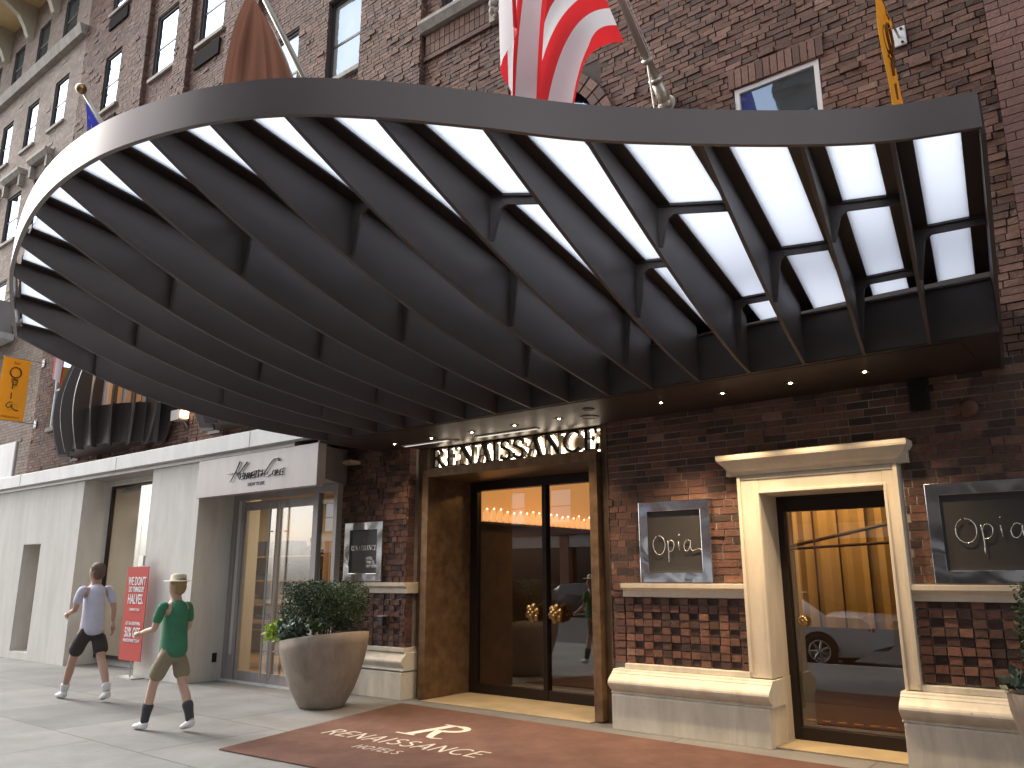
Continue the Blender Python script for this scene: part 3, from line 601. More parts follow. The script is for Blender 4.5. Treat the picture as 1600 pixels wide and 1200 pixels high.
mb = MB(); mb.xprof([(8.1, 17.12), (8.05, 17.3), (8.02, 17.42), (8.3, 17.45), (8.3, 17.1)], -36, xs); mb.build('stone_course', M['sill'], buff)
for a, b in ((-25.15, -23.85), (-27.15, -25.8), (-29.15, -27.85)):
    mb = MB(); mb.xprof([(8.12, 13.68), (8.02, 13.8), (8.02, 13.88), (8.3, 13.88), (8.3, 13.68)], a, b); mb.box(a + .02, a + .14, 8.12, 8.28, 13.3, 13.67); mb.box(b - .14, b - .02, 8.12, 8.28, 13.3, 13.67); mb.build('window_hood', M['sill'], buff)
M['cornicewood'] = mat('warm lit ochre cornice boards', (.85, .62, .3), .6, ns=.08)  # ochre brightened: warm light on the soffit is put into the colour
M['cornicepaint'] = mat('cream painted cornice', (.55, .5, .4), .6, ns=.1)
mb = MB(); mb.box(-36, xs, 6.9, 8.3, 20.25, 20.32); mb.build('cornice_soffit', M['cornicewood'], buff)
mb = MB(); mb.xprof([(6.9, 20.1), (6.7, 20.35), (6.65, 20.6), (6.65, 20.75), (8.3, 20.75), (8.3, 20.33), (6.92, 20.33)], -36, xs); mb.build('cornice', M['cornicepaint'], buff)
for i in range(7):
    x = -23.1 - i * 1.98; mb = MB(); mb.xprof([(8.27, 19.0), (8.1, 19.05), (7.95, 19.4), (7.75, 19.7), (7.3, 19.95), (7.05, 20.05), (7.05, 20.24), (8.27, 20.24)], x - .1, x + .1); mb.build('bracket', M['cornicepaint'], buff)
mq = thing('marquee', 'grey and white projecting marquee on the far buff brick building at the left edge', 'marquee', (-28, 8, 8))
mb = MB(); mb.box(-34, -24.7, 7.2, 8.25, 8.15, 8.33); mb.build('ledge', M['whitemetal'], mq); mb = MB(); mb.box(-34, -24.9, 7.35, 8.25, 8.332, 9.3); mb.build('fascia', M['greymetal'], mq)
# ------------------------------------------------------------------ text helpers
def stroke_mesh(mb, pts, w, place, depth=.004, k=0):
    """flat ribbon along pts (u,v) given a placing function place(u,v,d)->xyz; w may be (w0,w1)"""
    n = len(pts); w0, w1 = (w, w) if not isinstance(w, tuple) else w
    L_, R_ = [], []
    for i in range(n):
        a = Vector(pts[max(i - 1, 0)]); b = Vector(pts[min(i + 1, n - 1)]); d = (b - a); d = d / (d.length or 1); q = Vector((-d.y, d.x)); ww = (w0 + (w1 - w0) * i / max(1, n - 1)) / 2
        L_.append(Vector(pts[i]) + q * ww); R_.append(Vector(pts[i]) - q * ww)
    b = []
    for dd in (k * .0004, depth + k * .0004):
        b += [place(p.x, p.y, dd) for p in L_] + [place(p.x, p.y, dd) for p in R_]
    fs = []
    for i in range(n - 1):
        fs += [(2 * n + i, 3 * n + i, 3 * n + i + 1, 2 * n + i + 1), (i, i + 1, n + i + 1, n + i), (i, 2 * n + i, 2 * n + i + 1, i + 1), (n + i, n + i + 1, 3 * n + i + 1, 3 * n + i)]
    fs += [(0, n, 3 * n, 2 * n), (n - 1, 3 * n - 1, 4 * n - 1, 2 * n - 1)] if False else [(0, n, 3 * n, 2 * n), (n - 1, 3 * n - 1, 4 * n - 1, 2 * n - 1)][:1]
    mb.add(b, fs)
def arc(cx, cy, rx, ry, a0, a1, n=14): return [(cx + rx * math.cos(R(a0 + (a1 - a0) * i / n)), cy + ry * math.sin(R(a0 + (a1 - a0) * i / n))) for i in range(n + 1)]
T, t_ = .15, .05
def serif(x, y, w=.2): return ([(x - w / 2, y), (x + w / 2, y)], .04)
SER = {  # glyph: (advance, strokes) in cap height 1
    'R': (.78, [([(.2, 0), (.2, 1)], T), ([(.05, .02), (.36, .02)], .04), ([(.05, .98), (.3, .98)], .04), (arc(.3, .75, .25, .23, 90, -90), .1), ([(.2, .98), (.3, .98)], .05), ([(.2, .52), (.3, .52)], .05), ([(.36, .5), (.68, .02)], .15), ([(.62, .02), (.82, .02)], .04)]),
    'E': (.68, [([(.2, 0), (.2, 1)], T), ([(.05, .02), (.6, .02)], .045), ([(.05, .98), (.56, .98)], .045), ([(.2, .52), (.46, .52)], .045), ([(.46, .4), (.46, .64)], .04), ([(.56, .98), (.56, .76)], .05), ([(.6, .02), (.62, .26)], .05)]),
    'N': (.9, [([(.17, 0), (.17, 1)], t_), ([(.05, .02), (.3, .02)], .04), ([(.03, .98), (.25, .98)], .04), ([(.19, .97), (.73, .03)], .16), ([(.75, 0), (.75, 1)], t_), ([(.62, .98), (.88, .98)], .04)]),
    'A': (.8, [([(.42, .98), (.14, .02)], .055), ([(.42, .98), (.68, .02)], .16), ([(.22, .34), (.58, .34)], .045), ([(.02, .02), (.26, .02)], .04), ([(.54, .02), (.82, .02)], .04)]),
    'I': (.4, [([(.2, 0), (.2, 1)], T), ([(.05, .02), (.35, .02)], .04), ([(.05, .98), (.35, .98)], .04)]),
    'S': (.62, [(arc(.32, .74, .2, .23, 30, 200, 12) + arc(.32, .28, .22, .25, 75, -150, 14), .12), ([(.5, .68), (.52, .95)], .045), ([(.1, .32), (.08, .05)], .045)]),
    'C': (.82, [(arc(.45, .5, .36, .47, 48, 312, 24), .11), ([(.7, .7), (.72, .95)], .05)]),
    'O': (.85, [(arc(.42, .5, .33, .47, 0, 360, 28), .12)]),
    'H': (.85, [([(.2, 0), (.2, 1)], T), ([(.66, 0), (.66, 1)], T), ([(.2, .5), (.66, .5)], .05), ([(.05, .02), (.35, .02)], .04), ([(.05, .98), (.35, .98)], .04), ([(.51, .02), (.81, .02)], .04), ([(.51, .98), (.81, .98)], .04)]),
    'T': (.75, [([(.37, 0), (.37, 1)], T), ([(.04, .97), (.7, .97)], .05), ([(.22, .02), (.52, .02)], .04), ([(.04, .98), (.04, .76)], .04), ([(.7, .98), (.7, .76)], .04)]),
    'L': (.66, [([(.2, 0), (.2, 1)], T), ([(.05, .02), (.6, .02)], .045), ([(.05, .98), (.35, .98)], .04), ([(.6, .02), (.61, .26)], .05)])}
SANS = {'R': (.7, [([(.1, 0), (.1, 1)], .12), ([(.1, .95), (.35, .95)] + arc(.36, .73, .2, .22, 90, -90, 8) + [(.1, .5)], .11), ([(.34, .5), (.6, 0)], .13)]),
    'E': (.62, [([(.1, 0), (.1, 1)], .12), ([(.1, .05), (.56, .05)], .11), ([(.1, .95), (.55, .95)], .11), ([(.1, .52), (.5, .52)], .1)]),
    'N': (.76, [([(.1, 0), (.1, 1)], .11), ([(.12, .96), (.62, .04)], .13), ([(.64, 0), (.64, 1)], .11)]),
    'A': (.74, [([(.36, 1), (.06, 0)], .11), ([(.36, 1), (.68, 0)], .13), ([(.16, .32), (.56, .32)], .1)]),
    'I': (.3, [([(.14, 0), (.14, 1)], .13)]), 'S': (.58, [(arc(.29, .74, .19, .21, 35, 205, 10) + arc(.29, .27, .21, .23, 75, -150, 12), .12)]),
    'C': (.74, [(arc(.42, .5, .34, .45, 45, 315, 20), .12)]), 'H': (.76, [([(.1, 0), (.1, 1)], .12), ([(.62, 0), (.62, 1)], .12), ([(.1, .5), (.62, .5)], .1)]),
    'O': (.84, [(arc(.41, .5, .33, .45, 0, 360, 24), .12)]), 'T': (.62, [([(.3, 0), (.3, .95)], .12), ([(.02, .95), (.58, .95)], .11)]), 'L': (.54, [([(.1, 0), (.1, 1)], .12), ([(.1, .05), (.5, .05)], .11)])}
THIN = {c: (a + .06, [(p, w * .78) for p, w in st]) for c, (a, st) in SANS.items()}
def lettering(text, font, place, width, height, depth=.01, each=None, sx=None, shear=0):
    adv = sum(font[c][0] if c in font else .4 for c in text); sx = width / adv; x = 0; out = []; mb = MB()
    for c in text:
        if c in font:
            m_ = mb if each is None else MB()
            for k, (pts, w) in enumerate(font[c][1]):
                stroke_mesh(m_, [((x + p[0] * 1) * sx + shear * p[1] * height, p[1] * height) for p in pts], w * (sx + height) / 2, place, depth, k)
            if each is not None: out.append(m_)
            x += font[c][0]
        else: x += .4
    return out if each is not None else mb
def textmesh(txt, size, m, name, parent, mtx, sx=1, bold=0, align='CENTER', extr=.002):
    cu = bpy.data.curves.new('t', 'FONT'); cu.body = txt; cu.size = size; cu.extrude = extr; cu.align_x = align; cu.offset = bold; cu.resolution_u = 3
    o = bpy.data.objects.new('t', cu); C.objects.link(o); bpy.context.view_layer.update()
    me = bpy.data.meshes.new_from_object(o.evaluated_get(bpy.context.evaluated_depsgraph_get())); bpy.data.objects.remove(o)
    me.transform(mtx @ Matrix.Diagonal((sx, 1, 1, 1))); 
    off = ABS(root_of(parent)); me.transform(Matrix.Translation(-off)); me.name = name
    me.materials.clear(); me.materials.append(m); ob = bpy.data.objects.new(name, me); C.objects.link(ob); ob.parent = parent
    return ob
def wallM(x, y, z): return Matrix.Translation((x, y, z)) @ Matrix.Rotation(R(90), 4, 'X')

# ------------------------------------------------------------------ the canopy
can = thing('entrance_canopy', 'large dark bronze curved canopy with deep ribs and frosted glass strips over the hotel entrance', 'canopy', (-4.5, 6.9, 3.4))
FB = [(-.41, 4.39), (-.81, 4.24), (-1.2, 3.98), (-1.62, 3.63), (-2.07, 3.21), (-2.42, 2.78), (-2.78, 2.37), (-3.12, 2.07), (-3.48, 1.88), (-3.86, 1.76), (-4.27, 1.69), (-4.77, 1.69), (-5.3, 1.76), (-5.9, 1.9), (-6.57, 2.1), (-7.42, 2.42), (-8.3, 2.77)]
ZF, ZG, ZT_, ZS, YB = 3.84, 3.95, 4.045, 3.40, 6.88
fc = catmull(FB, 10)
def offs(P, d):
    out = []
    for i in range(len(P)):
        a, b = P[max(i - 1, 0)], P[min(i + 1, len(P) - 1)]; t = Vector((b[0] - a[0], b[1] - a[1])).normalized(); out.append((P[i][0] + t.y * d, P[i][1] - t.x * d))
    return out
inn = offs(fc, .028); mb = MB(); n = len(fc)   # inner face towards the wall
if (inn[n // 2][1] < fc[n // 2][1]): inn = offs(fc, -.028)
vs = [(x, y, ZF) for x, y in fc] + [(x, y, ZT_) for x, y in fc] + [(x, y, ZF) for x, y in inn] + [(x, y, ZT_) for x, y in inn]
fs = []
for i in range(n - 1): fs += [(i + 1, i, n + i, n + i + 1), (2 * n + i, 2 * n + i + 1, 3 * n + i + 1, 3 * n + i), (i, i + 1, 2 * n + i + 1, 2 * n + i), (n + i + 1, n + i, 3 * n + i, 3 * n + i + 1)]
fs += [(0, n, 3 * n, 2 * n)]
mb.add(vs, fs); o = mb.build('fascia', M['fascia'], can, smooth=True)
md = o.modifiers.new('es', 'EDGE_SPLIT'); md.split_angle = R(35)
SX = [(-.9, 8.24)] + [(-.72 - .5 * i, YB) for i in range(1, 17)]
PW = [1.0, 1.2, 1.2, 1.5, 1.7, 2, 2.4, 3.0, 3.4, 3.9, 4, 4, 4, 3.6, 3.3, 3, 2.8]
def finpt(i, s): F, S = FB[i], SX[i]; return (F[0] + (S[0] - F[0]) * s, F[1] + (S[1] - F[1]) * s)
def finz(i, s): return ZS + .008 + (3.86 - ZS) * max(0, 1 - s) ** PW[i] - (.03 * math.sin(math.pi * s) if i > 7 else 0)
def nrm(i): F, S = FB[i], SX[i]; d = Vector((S[0] - F[0], S[1] - F[1])).normalized(); return Vector((-d.y, d.x))
for i in range(0, 17):
    nn = nrm(i) * .011; mb = MB(); K = 24; vs = []
    s0 = .006
    for k in range(K + 1):
        s = s0 + (1 - s0) * k / K; x, y = finpt(i, s); zb = finz(i, s) if i else ZS + (3.825 - ZS) * max(0, 1 - s * 1.25) ** 1.1; zt = ZG if i else 4.03
        vs += [(x + nn.x, y + nn.y, zb), (x - nn.x, y - nn.y, zb), (x + nn.x, y + nn.y, zt), (x - nn.x, y - nn.y, zt)]
    fs = []
    for k in range(K):
        a, b = 4 * k, 4 * k + 4; fs += [(a, a + 2, b + 2, b), (a + 1, b + 1, b + 3, a + 3), (a, b, b + 1, a + 1), (a + 2, a + 3, b + 3, b + 2)]
    fs += [(0, 1, 3, 2), (4 * K, 4 * K + 2, 4 * K + 3, 4 * K + 1)]
    mb.add(vs, fs); mb.build('rib', M['fin'], can)
    # flat bar welded along the lower edge
    mb = MB(); w2 = nrm(i) * .0125; vs = []
    for k in range(K + 1):
        s = s0 + (1 - s0) * k / K; x, y = finpt(i, s); zb = (finz(i, s) if i else ZS + (3.825 - ZS) * max(0, 1 - s * 1.25) ** 1.1) - .001
        vs += [(x + w2.x, y + w2.y, zb), (x - w2.x, y - w2.y, zb), (x + w2.x, y + w2.y, zb - .008), (x - w2.x, y - w2.y, zb - .008)]
    mb.add(vs, fs); mb.build('rib_edge', M['fin'], can)
BAR = {1: [.6], 2: [.37, .9], 3: [.59], 4: [.316, .877], 5: [.573], 6: [.266, .824], 7: [.528], 8: [.24, .78], 9: [.488], 10: [.22, .76], 11: [.48], 12: [.22, .76], 13: [.485], 14: [.24, .77], 15: [.52], 16: [.2, .79]}
# bays: glazing border strips, frosted panes and crossbars
mg = MB()
for i in range(16):
    A = lambda s: Vector(finpt(i, s)); B = lambda s: Vector(finpt(i + 1, s))
    if i == 0:
        sA = (YB - FB[0][1]) / (8.24 - FB[0][1]); A = lambda s, sA=sA: Vector(finpt(0, s * sA))
    bars = BAR[i + 1]
    wd = .1
    def lerp(s, f): a, b = A(s), B(s); L_ = (b - a).length; return a + (b - a) * f
    Lw = (B(.3) - A(.3)).length; fA, fB = wd / Lw, 1 - wd / Lw
    for fa, fb in ((0, fA), (fB, 1)):
        mb = MB(); q = [lerp(.015, fa), lerp(1.07, fa), lerp(1.07, fb), lerp(.015, fb)]; mb.prism([tuple(p) for p in q], ZG + .002, ZG + .045); mb.build('glazing_channel', M['soffit'], can)
    cuts = [.0] + bars + [1.0]; END = 1.075
    for k in range(len(cuts) - 1):
        a = cuts[k] + (.006 if k else .016); b = cuts[k + 1] - .006 if k < len(cuts) - 2 else END
        q = [lerp(a, fA), lerp(b, fA), lerp(b, fB), lerp(a, fB)]; mb = MB(); mb.prism([tuple(p) for p in q], ZG + .012, ZG + .03); mb.build('glass_pane', M['frost'], can)
    for s in bars:
        # crossbar runs parallel to the wall, tapering into a stiffener on the left hand rib
        p, q = A(s), B(s); q = Vector((q.x, q.y)); dl = (q - p)
        mb = MB(); h = .045; e = .008
        yy = Vector((0, 1)) * e
        z0, z1 = ZG - .055, ZG + .01
        P_ = [p, p + dl * .93]
        mb.prism([tuple(p - Vector((0, .03))), tuple(q - Vector((0, .03))), tuple(q + Vector((0, .03))), tuple(p + Vector((0, .03)))], ZG - .004, ZG + .048)
        mb.add([(p.x, p.y - e, z0), (q.x, q.y - e, z0), (q.x, q.y - e, z1 - .015), (p.x, p.y - e, z1 - .015), (p.x, p.y + e, z0), (q.x, q.y + e, z0), (q.x, q.y + e, z1 - .015), (p.x, p.y + e, z1 - .015)],
               [(0, 3, 2, 1), (4, 5, 6, 7), (0, 1, 5, 4)])
        mb.build('crossbar', M['fin'], can)
        zb = finz(i + 1, s) + .02; mb = MB(); nn = (p - q).normalized()
        prof = [(q + nn * .011, zb), (q + nn * .03, zb), (q + nn * .075, ZG - .09), (q + nn * .12, ZG - .052), (q + nn * .011, ZG - .052)]
        vs = [(v.x, v.y - e * 1.2, z) for v, z in prof] + [(v.x, v.y + e * 1.2, z) for v, z in prof]; m_ = len(prof)
        mb.add(vs, [tuple(range(m_))[::-1], tuple(range(m_, 2 * m_))] + [(k, (k + 1) % m_, m_ + (k + 1) % m_, m_ + k) for k in range(m_)]); mb.build('stiffener', M['fin'], can, weld=True)
# wall girder with soffit
mb = MB(); xr, xl = -.742, -8.72
mb.box(xl, xr, YB, YB + .03, ZS + .012, 3.83); mb.box(xl, xr, YB - .03, YB + .06, 3.8305, 3.842); mb.build('girder_face', M['fin'], can)
mb = MB(); mb.add([(xl, YB, ZS), (xr, YB, ZS), (-.91, 8.235, ZS), (-8.9, 8.235, ZS), (xl, YB, ZS + .01), (xr, YB, ZS + .01), (-.91, 8.235, ZS + .01), (-8.9, 8.235, ZS + .01)], [(0, 3, 2, 1), (4, 5, 6, 7), (0, 1, 5, 4), (1, 2, 6, 5), (2, 3, 7, 6), (3, 0, 4, 7)]); mb.build('soffit', M['soffit'], can)
mb = MB(); mb.box(-8.55, -1.02, YB + .06, 8.0, ZS - .006, ZS - .001); mb.build('soffit_panel', M['soffit'], can)
for x in (-7.6, -5.4, -3.1):
    pass
mb = MB(); YR = 7.2; mb.add([(xl, YR, ZG + .01), (xr, YR, ZG + .01), (-.91, 8.235, ZG + .01), (-8.9, 8.235, ZG + .01), (xl, YR, ZG + .05), (xr, YR, ZG + .05), (-.91, 8.235, ZG + .05), (-8.9, 8.235, ZG + .05)], [(0, 3, 2, 1), (4, 5, 6, 7), (0, 1, 5, 4), (1, 2, 6, 5), (2, 3, 7, 6), (3, 0, 4, 7)]); mb.build('roof_panel', M['fin'], can)
mb = MB(); mb.box(-8.9, -8.88, YB, 8.235, ZS, ZG); mb.build('girder_end', M['fin'], can)
# recessed downlights (each lamp: ring + glowing bulb + its own light)
DL = [(-1.88, 7.47), (-2.56, 7.48), (-3.25, 7.48), (-3.95, 7.49), (-5.31, 7.54), (-5.98, 7.55), (-6.7, 7.58), (-7.41, 7.57), (-8.15, 7.6)]
EN = [52, 72, 98, 76, 48, 48, 48, 38, 18]
for (x, y), e in zip(DL, EN):
    mb = MB(); mb.lathe([(.055, 0), (.058, -.006), (.036, -.006), (.03, .0)], 20, (x, y, ZS - .007)); lo = mb.build('downlight', M['soffit'], can)
    mb = MB(); mb.ball((x, y, ZS - .01), .014, 10, 6, (1, 1, .5)); mb.build('bulb', M['lamp'], lo)
    l = bpy.data.lights.new('downlight_beam', 'SPOT'); l.energy = e; l.spot_size = R(95); l.spot_blend = .8; l.color = (1, .74, .46); l.shadow_soft_size = .03
    q = bpy.data.objects.new('downlight_beam', l); C.objects.link(q); q.location = (x, y, ZS - .04)
for x, y, r in ((-4.98, 7.68, .11), (-4.74, 7.3, .065), (-7.25, 7.88, .05)):
    mb = MB(); mb.lathe([(r, 0), (r + .008, -.008), (r * .8, -.01), (r * .7, -.004), (0.001, -.004)], 24, (x, y, ZS - .007)); mb.build('speaker_grille', M['fin'], can)
for a, b, y in ((-8.18, -7.3, 7.8), (-6.86, -5.85, 7.86)):
    mb = MB(); mb.box(a, b, y - .045, y + .045, ZS - .02, ZS - .0075); lo = mb.build('light_channel', M['greymetal'], can); mb = MB(); mb.box(a + .03, b - .03, y - .02, y + .02, ZS - .024, ZS - .0205); mb.build('tube', M['tube'], lo)

# ------------------------------------------------------------------ illuminated hotel lettering on the portal
tx = 'RENAISSANCE'
sg = thing('entrance_sign', 'dark bronze halo lit letters reading RENAISSANCE standing on the entrance portal', 'sign', (-6.55, 8.13, 3.08))
place = lambda u, v, d: (-7.95 + u, 8.165 - d, 3.09 + v)
for m_ in lettering(tx, SER, place, 2.8, .265, depth=.05, each=1): m_.build('letter', M['bletters'], sg)
place2 = lambda u, v, d: (-7.935 + u, 8.24 - d, 3.085 + v)
for m_ in lettering(tx, SER, place2, 2.8, .265, depth=.012, each=1): m_.build('halo_strip', M['halo'], sg)
mb = MB(); mb.box(-7.95, -5.18, 8.1, 8.16, 3.0705, 3.083); mb.build('base_rail', M['bronze_lt'], sg)

# ------------------------------------------------------------------ wall signs in rippled steel frames
def frame_sign(x0, x1, z0, z1, y, label, w=.11):
    s = thing('wall_sign', label, 'sign', ((x0 + x1) / 2, y, z0), group=None); yb = y + .07
    mb = MB(); 
    for q in (((x0, z0), (x1, z0), (x1 - w, z0 + w), (x0 + w, z0 + w)), ((x0, z1), (x0 + w, z1 - w), (x1 - w, z1 - w), (x1, z1)), ((x0, z0), (x0 + w, z0 + w), (x0 + w, z1 - w), (x0, z1)), ((x1, z0), (x1, z1), (x1 - w, z1 - w), (x1 - w, z0 + w))):
        mb.add([(a, y - (.0 if i else 0), b) for i, (a, b) in enumerate(q)] + [(a, yb, b) for a, b in q], [(0, 1, 2, 3), (0, 4, 5, 1), (1, 5, 6, 2), (2, 6, 7, 3), (3, 7, 4, 0)])
    mb.build('frame', M['chrome'], s, weld=True, bevel=.004); mb = MB(); mb.box(x0 + w, x1 - w, y + .035, yb, z0 + w, z1 - w); mb.build('panel', M['panel'], s); return s
OP = [arc(.17, .52, .115, .17, 110, 470, 18)[:-1] + [(.2, .68)], [(.335, .6), (.35, .38), (.345, .2)], [(.34, .52), (.38, .6), (.44, .58), (.455, .5), (.42, .42), (.36, .4)], [(.54, .58), (.55, .42)], [(.545, .68), (.548, .7)],
      [(.75, .58), (.7, .6), (.645, .52), (.655, .42), (.71, .41), (.755, .5), (.765, .58), (.765, .45), (.8, .41), (.9, .44), (.99, .42)]]
def smoothp(p): return catmull(p, 5) if len(p) > 2 else p
def opia(s, x0, y, z0, w, h, m, r=.005):
    mb = MB()
    for p in OP: mb.tube([(x0 + a * w, y, z0 + b * h) for a, b in smoothp(p)], r, 6)
    mb.build('lettering', m, s, smooth=True)
s = frame_sign(-4.6, -3.74, 1.53, 2.41, 8.06, 'chrome framed dark sign reading Opia between the entrance portal and the cream door surround'); opia(s, -4.47, 8.075, 1.62, .64, .6, M['letters'])
s = frame_sign(-1.63, -.62, 1.53, 2.41, 8.06, 'chrome framed dark sign reading Opia at the right edge above the right hand planter'); opia(s, -1.46, 8.075, 1.66, .72, .62, M['letters'])
s = frame_sign(-9.52, -8.7, 1.535, 2.375, 7.93, 'small chrome framed dark sign reading RENAISSANCE on the brick pier beside the shop door')
lettering('RENAISSANCE', SER, lambda u, v, d: (-9.4 + u, 7.962 - d, 1.97 + v), .56, .075, .006).build('lettering', M['letters'], s)
for k, tt in enumerate(('HOTEL', 'THE ', 'NEW')): 
    tt = tt.strip()
    textmesh({0: 'HOTEL', 1: 'TIMES SQ', 2: 'NEW YORK'}[k], .055, M['letters'], 'small_lettering', s, wallM(-9.06, 7.963, 1.84 - k * .055), .8, .0015, 'LEFT')
v = thing('wall_outlet', 'small black outlet box on the brick pier above the left plinth', 'outlet', (-8.62, 7.95, .95)); mb = MB(); mb.box(-8.68, -8.58, 7.88, 7.96, .94, 1.06); mb.build('box', M['black'], v, bevel=.008); mb = MB(); mb.box(-8.69, -8.57, 7.87, 7.975, 1.062, 1.075); mb.build('lid', M['greymetal'], v)
v = thing('wall_vent', 'dark ribbed box fixed to the brick under the canopy right end', 'vent', (-1.6, 8.1, 3.1)); mb = MB(); mb.box(-1.67, -1.5, 8.08, 8.13, 3.1, 3.38)
for k in range(7): mb.box(-1.66 + k * .022, -1.65 + k * .022, 8.07, 8.079, 3.11, 3.37)
mb.build('housing', M['darkpanel'], v)
v = thing('alarm_bell', 'round rusty brown alarm bell on the brick wall right of the cream door surround', 'alarm bell', (-1.2, 8.1, 3.1)); mb = MB(); mb.add(*(lambda r: ([(-1.2 + rr * math.cos(2 * math.pi * k / 20), 8.13 - dy, 3.07 + rr * math.sin(2 * math.pi * k / 20)) for rr, dy in r for k in range(20)], [(i * 20 + k, i * 20 + (k + 1) % 20, (i + 1) * 20 + (k + 1) % 20, (i + 1) * 20 + k) for i in range(len(r) - 1) for k in range(20)]))([(.085, 0), (.085, .02), (.075, .04), (.05, .055), (.001, .06)])); M['rust'] = mat('rusty red paint', (.14, .055, .03), .7, ns=.4, nscale=20); mb.build('dome', M['rust'], v, smooth=True)
mb = MB(); mb.box(-1.3, -1.26, 8.08, 8.13, 3.02, 3.12); mb.build('bracket', M['rust'], v)

# ------------------------------------------------------------------ shop front
M['olive'] = mat('olive beige display panel', (.3, .27, .19), .7); M['tube2'] = emis('white light bar', (1, 1, 1), 2)
mb = MB(); mb.xprof([(6.9, 3.51), (6.9, 3.75), (6.94, 3.77), (8.24, 3.8), (8.24, 3.7), (7.0, 3.5)], -26.5, -9.13); mb.build('cornice', M['whitemetal'], shop)
for x in (-23.5, -19.1, -14.8, -10.6): 
    mb = MB(); mb.box(x, x + .012, 6.896, 6.93, 3.51, 3.75); mb.build('cornice_joint', M['greymetal'], shop)
mb = MB(); mb.box(-26.5, -9.6, 7.0, 8.2, 3.44, 3.499); mb.build('cornice_soffit', M['greymetal'], shop)
def pier(x0, x1, hole=None):
    p = MB()
    if hole:
        sheet(p, x0, x1, 0, 3.44, 7.04, [hole]); a, b, c, d = hole
        p.add([(x1, 7.04, 0), (x1, 8.2, 0), (x1, 8.2, 3.44), (x1, 7.04, 3.44)], [(0, 1, 2, 3)]); p.add([(x0, 7.04, 0), (x0, 8.2, 0), (x0, 8.2, 3.44), (x0, 7.04, 3.44)], [(3, 2, 1, 0)])
        p.add([(a, 7.04, c), (a, 7.4, c), (a, 7.4, d), (a, 7.04, d)], [(0, 1, 2, 3)]); p.add([(b, 7.04, c), (b, 7.4, c), (b, 7.4, d), (b, 7.04, d)], [(3, 2, 1, 0)])
        p.add([(a, 7.04, d), (b, 7.04, d), (b, 7.4, d), (a, 7.4, d)], [(0, 1, 2, 3)]); p.add([(a, 7.04, c), (b, 7.04, c), (b, 7.4, c), (a, 7.4, c)], [(3, 2, 1, 0)])
    else: p.box(x0, x1, 7.04, 8.2, 0, 3.44)
    o = p.build('pier', M['lime'], shop)
    if hole:
        g = MB(); a, b, c, d = hole; g.box(a, b, 7.4, 7.42, c, d); g.build('niche_back', M['shopwall'], o)
        g = MB(); g.box(b - .05, b - .002, 7.3, 7.398, c, d); g.build('niche_frame', M['darkpanel'], o)
pier(-20.5, -16.29, (-18.8, -17.95, .14, 2.27)); pier(-13.66, -12.1); pier(-26.5, -20.75)
mb = MB(); mb.box(-20.75, -20.5, 7.3, 8.2, 0, 3.44); mb.build('recess', M['greymetal'], shop)
mb = MB(); mb.box(-16.29, -13.66, 7.66, 8.2, 0, .12); mb.build('window_base', M['lime'], shop); mb = MB(); mb.box(-16.29, -13.66, 7.45, 7.75, 3.36, 3.44); mb.build('window_head', M['lime'], shop)
mb = MB(); mb.box(-16.29, -16.22, 7.58, 7.64, .12, 3.36); mb.box(-13.72, -13.66, 7.58, 7.64, .12, 3.36); mb.box(-16.22, -13.72, 7.585, 7.64, .12, .18); mb.box(-16.22, -13.72, 7.585, 7.64, 3.31, 3.36); sw = mb.build('shop_window', M['doorframe'], shop)
for a, b in ((-16.22, -15.0), (-14.985, -13.72)): mb = MB(); mb.box(a, b, 7.605, 7.615, .18, 3.31); mb.build('pane', M['shopglass'], sw)
mb = MB(); y0 = 7.72
for a, b in ((-12.1, -12.0), (-11.86, -11.78), (-9.95, -9.86), (-9.5, -9.42)): mb.box(a, b, y0 - .04, y0 + .06, .0, 2.83)
mb.box(-12.0, -11.86, y0 - .03, y0 + .05, 0, .4); mb.box(-12.1, -9.42, y0 - .041, y0 + .06, 2.831, 2.95); mb.build('door_frame', M['greymetal'], shop, bevel=.003)
mb = MB(); mb.box(-12.0, -11.86, y0, y0 + .01, .4, 2.83); mb.build('side_panel', M['lime'], shop); mb = MB(); mb.box(-9.86, -9.5, y0, y0 + .01, .1, 2.83); mb.build('sidelight', M['shopglass'], shop)
for a, b, hx in ((-11.775, -10.87, -10.98), (-10.86, -9.955, -10.75)):
    mb = MB(); mb.box(a, a + .05, y0 - .02, y0 + .03, .03, 2.8); mb.box(b - .05, b, y0 - .02, y0 + .03, .03, 2.8); mb.box(a + .05, b - .05, y0 - .018, y0 + .03, .03, .17); mb.box(a + .05, b - .05, y0 - .018, y0 + .03, 2.66, 2.8); dl = mb.build('door', M['greymetal'], shop, bevel=.002)
    mb = MB(); mb.box(a + .05, b - .05, y0, y0 + .01, .17, 2.66); mb.build('glass', M['shopglass'], dl)
    mb = MB(); mb.tube([(hx, y0 - .09, .12), (hx, y0 - .09, 2.75)], .018, 10); mb.tube([(hx, y0 - .09, .5), (hx, y0 - .02, .5)], .01); mb.tube([(hx, y0 - .09, 2.3), (hx, y0 - .02, 2.3)], .01); mb.build('handle', M['steel'], dl, smooth=False)
mb = MB(); mb.box(-12.1, -9.42, 7.62, 7.8, .0, .028); mb.build('threshold', M['whitemetal'], shop)
mb = MB(); mb.box(-12.1, -12.092, 7.5, 7.58, .28, .42); mb.build('vent', M['darkpanel'], shop)
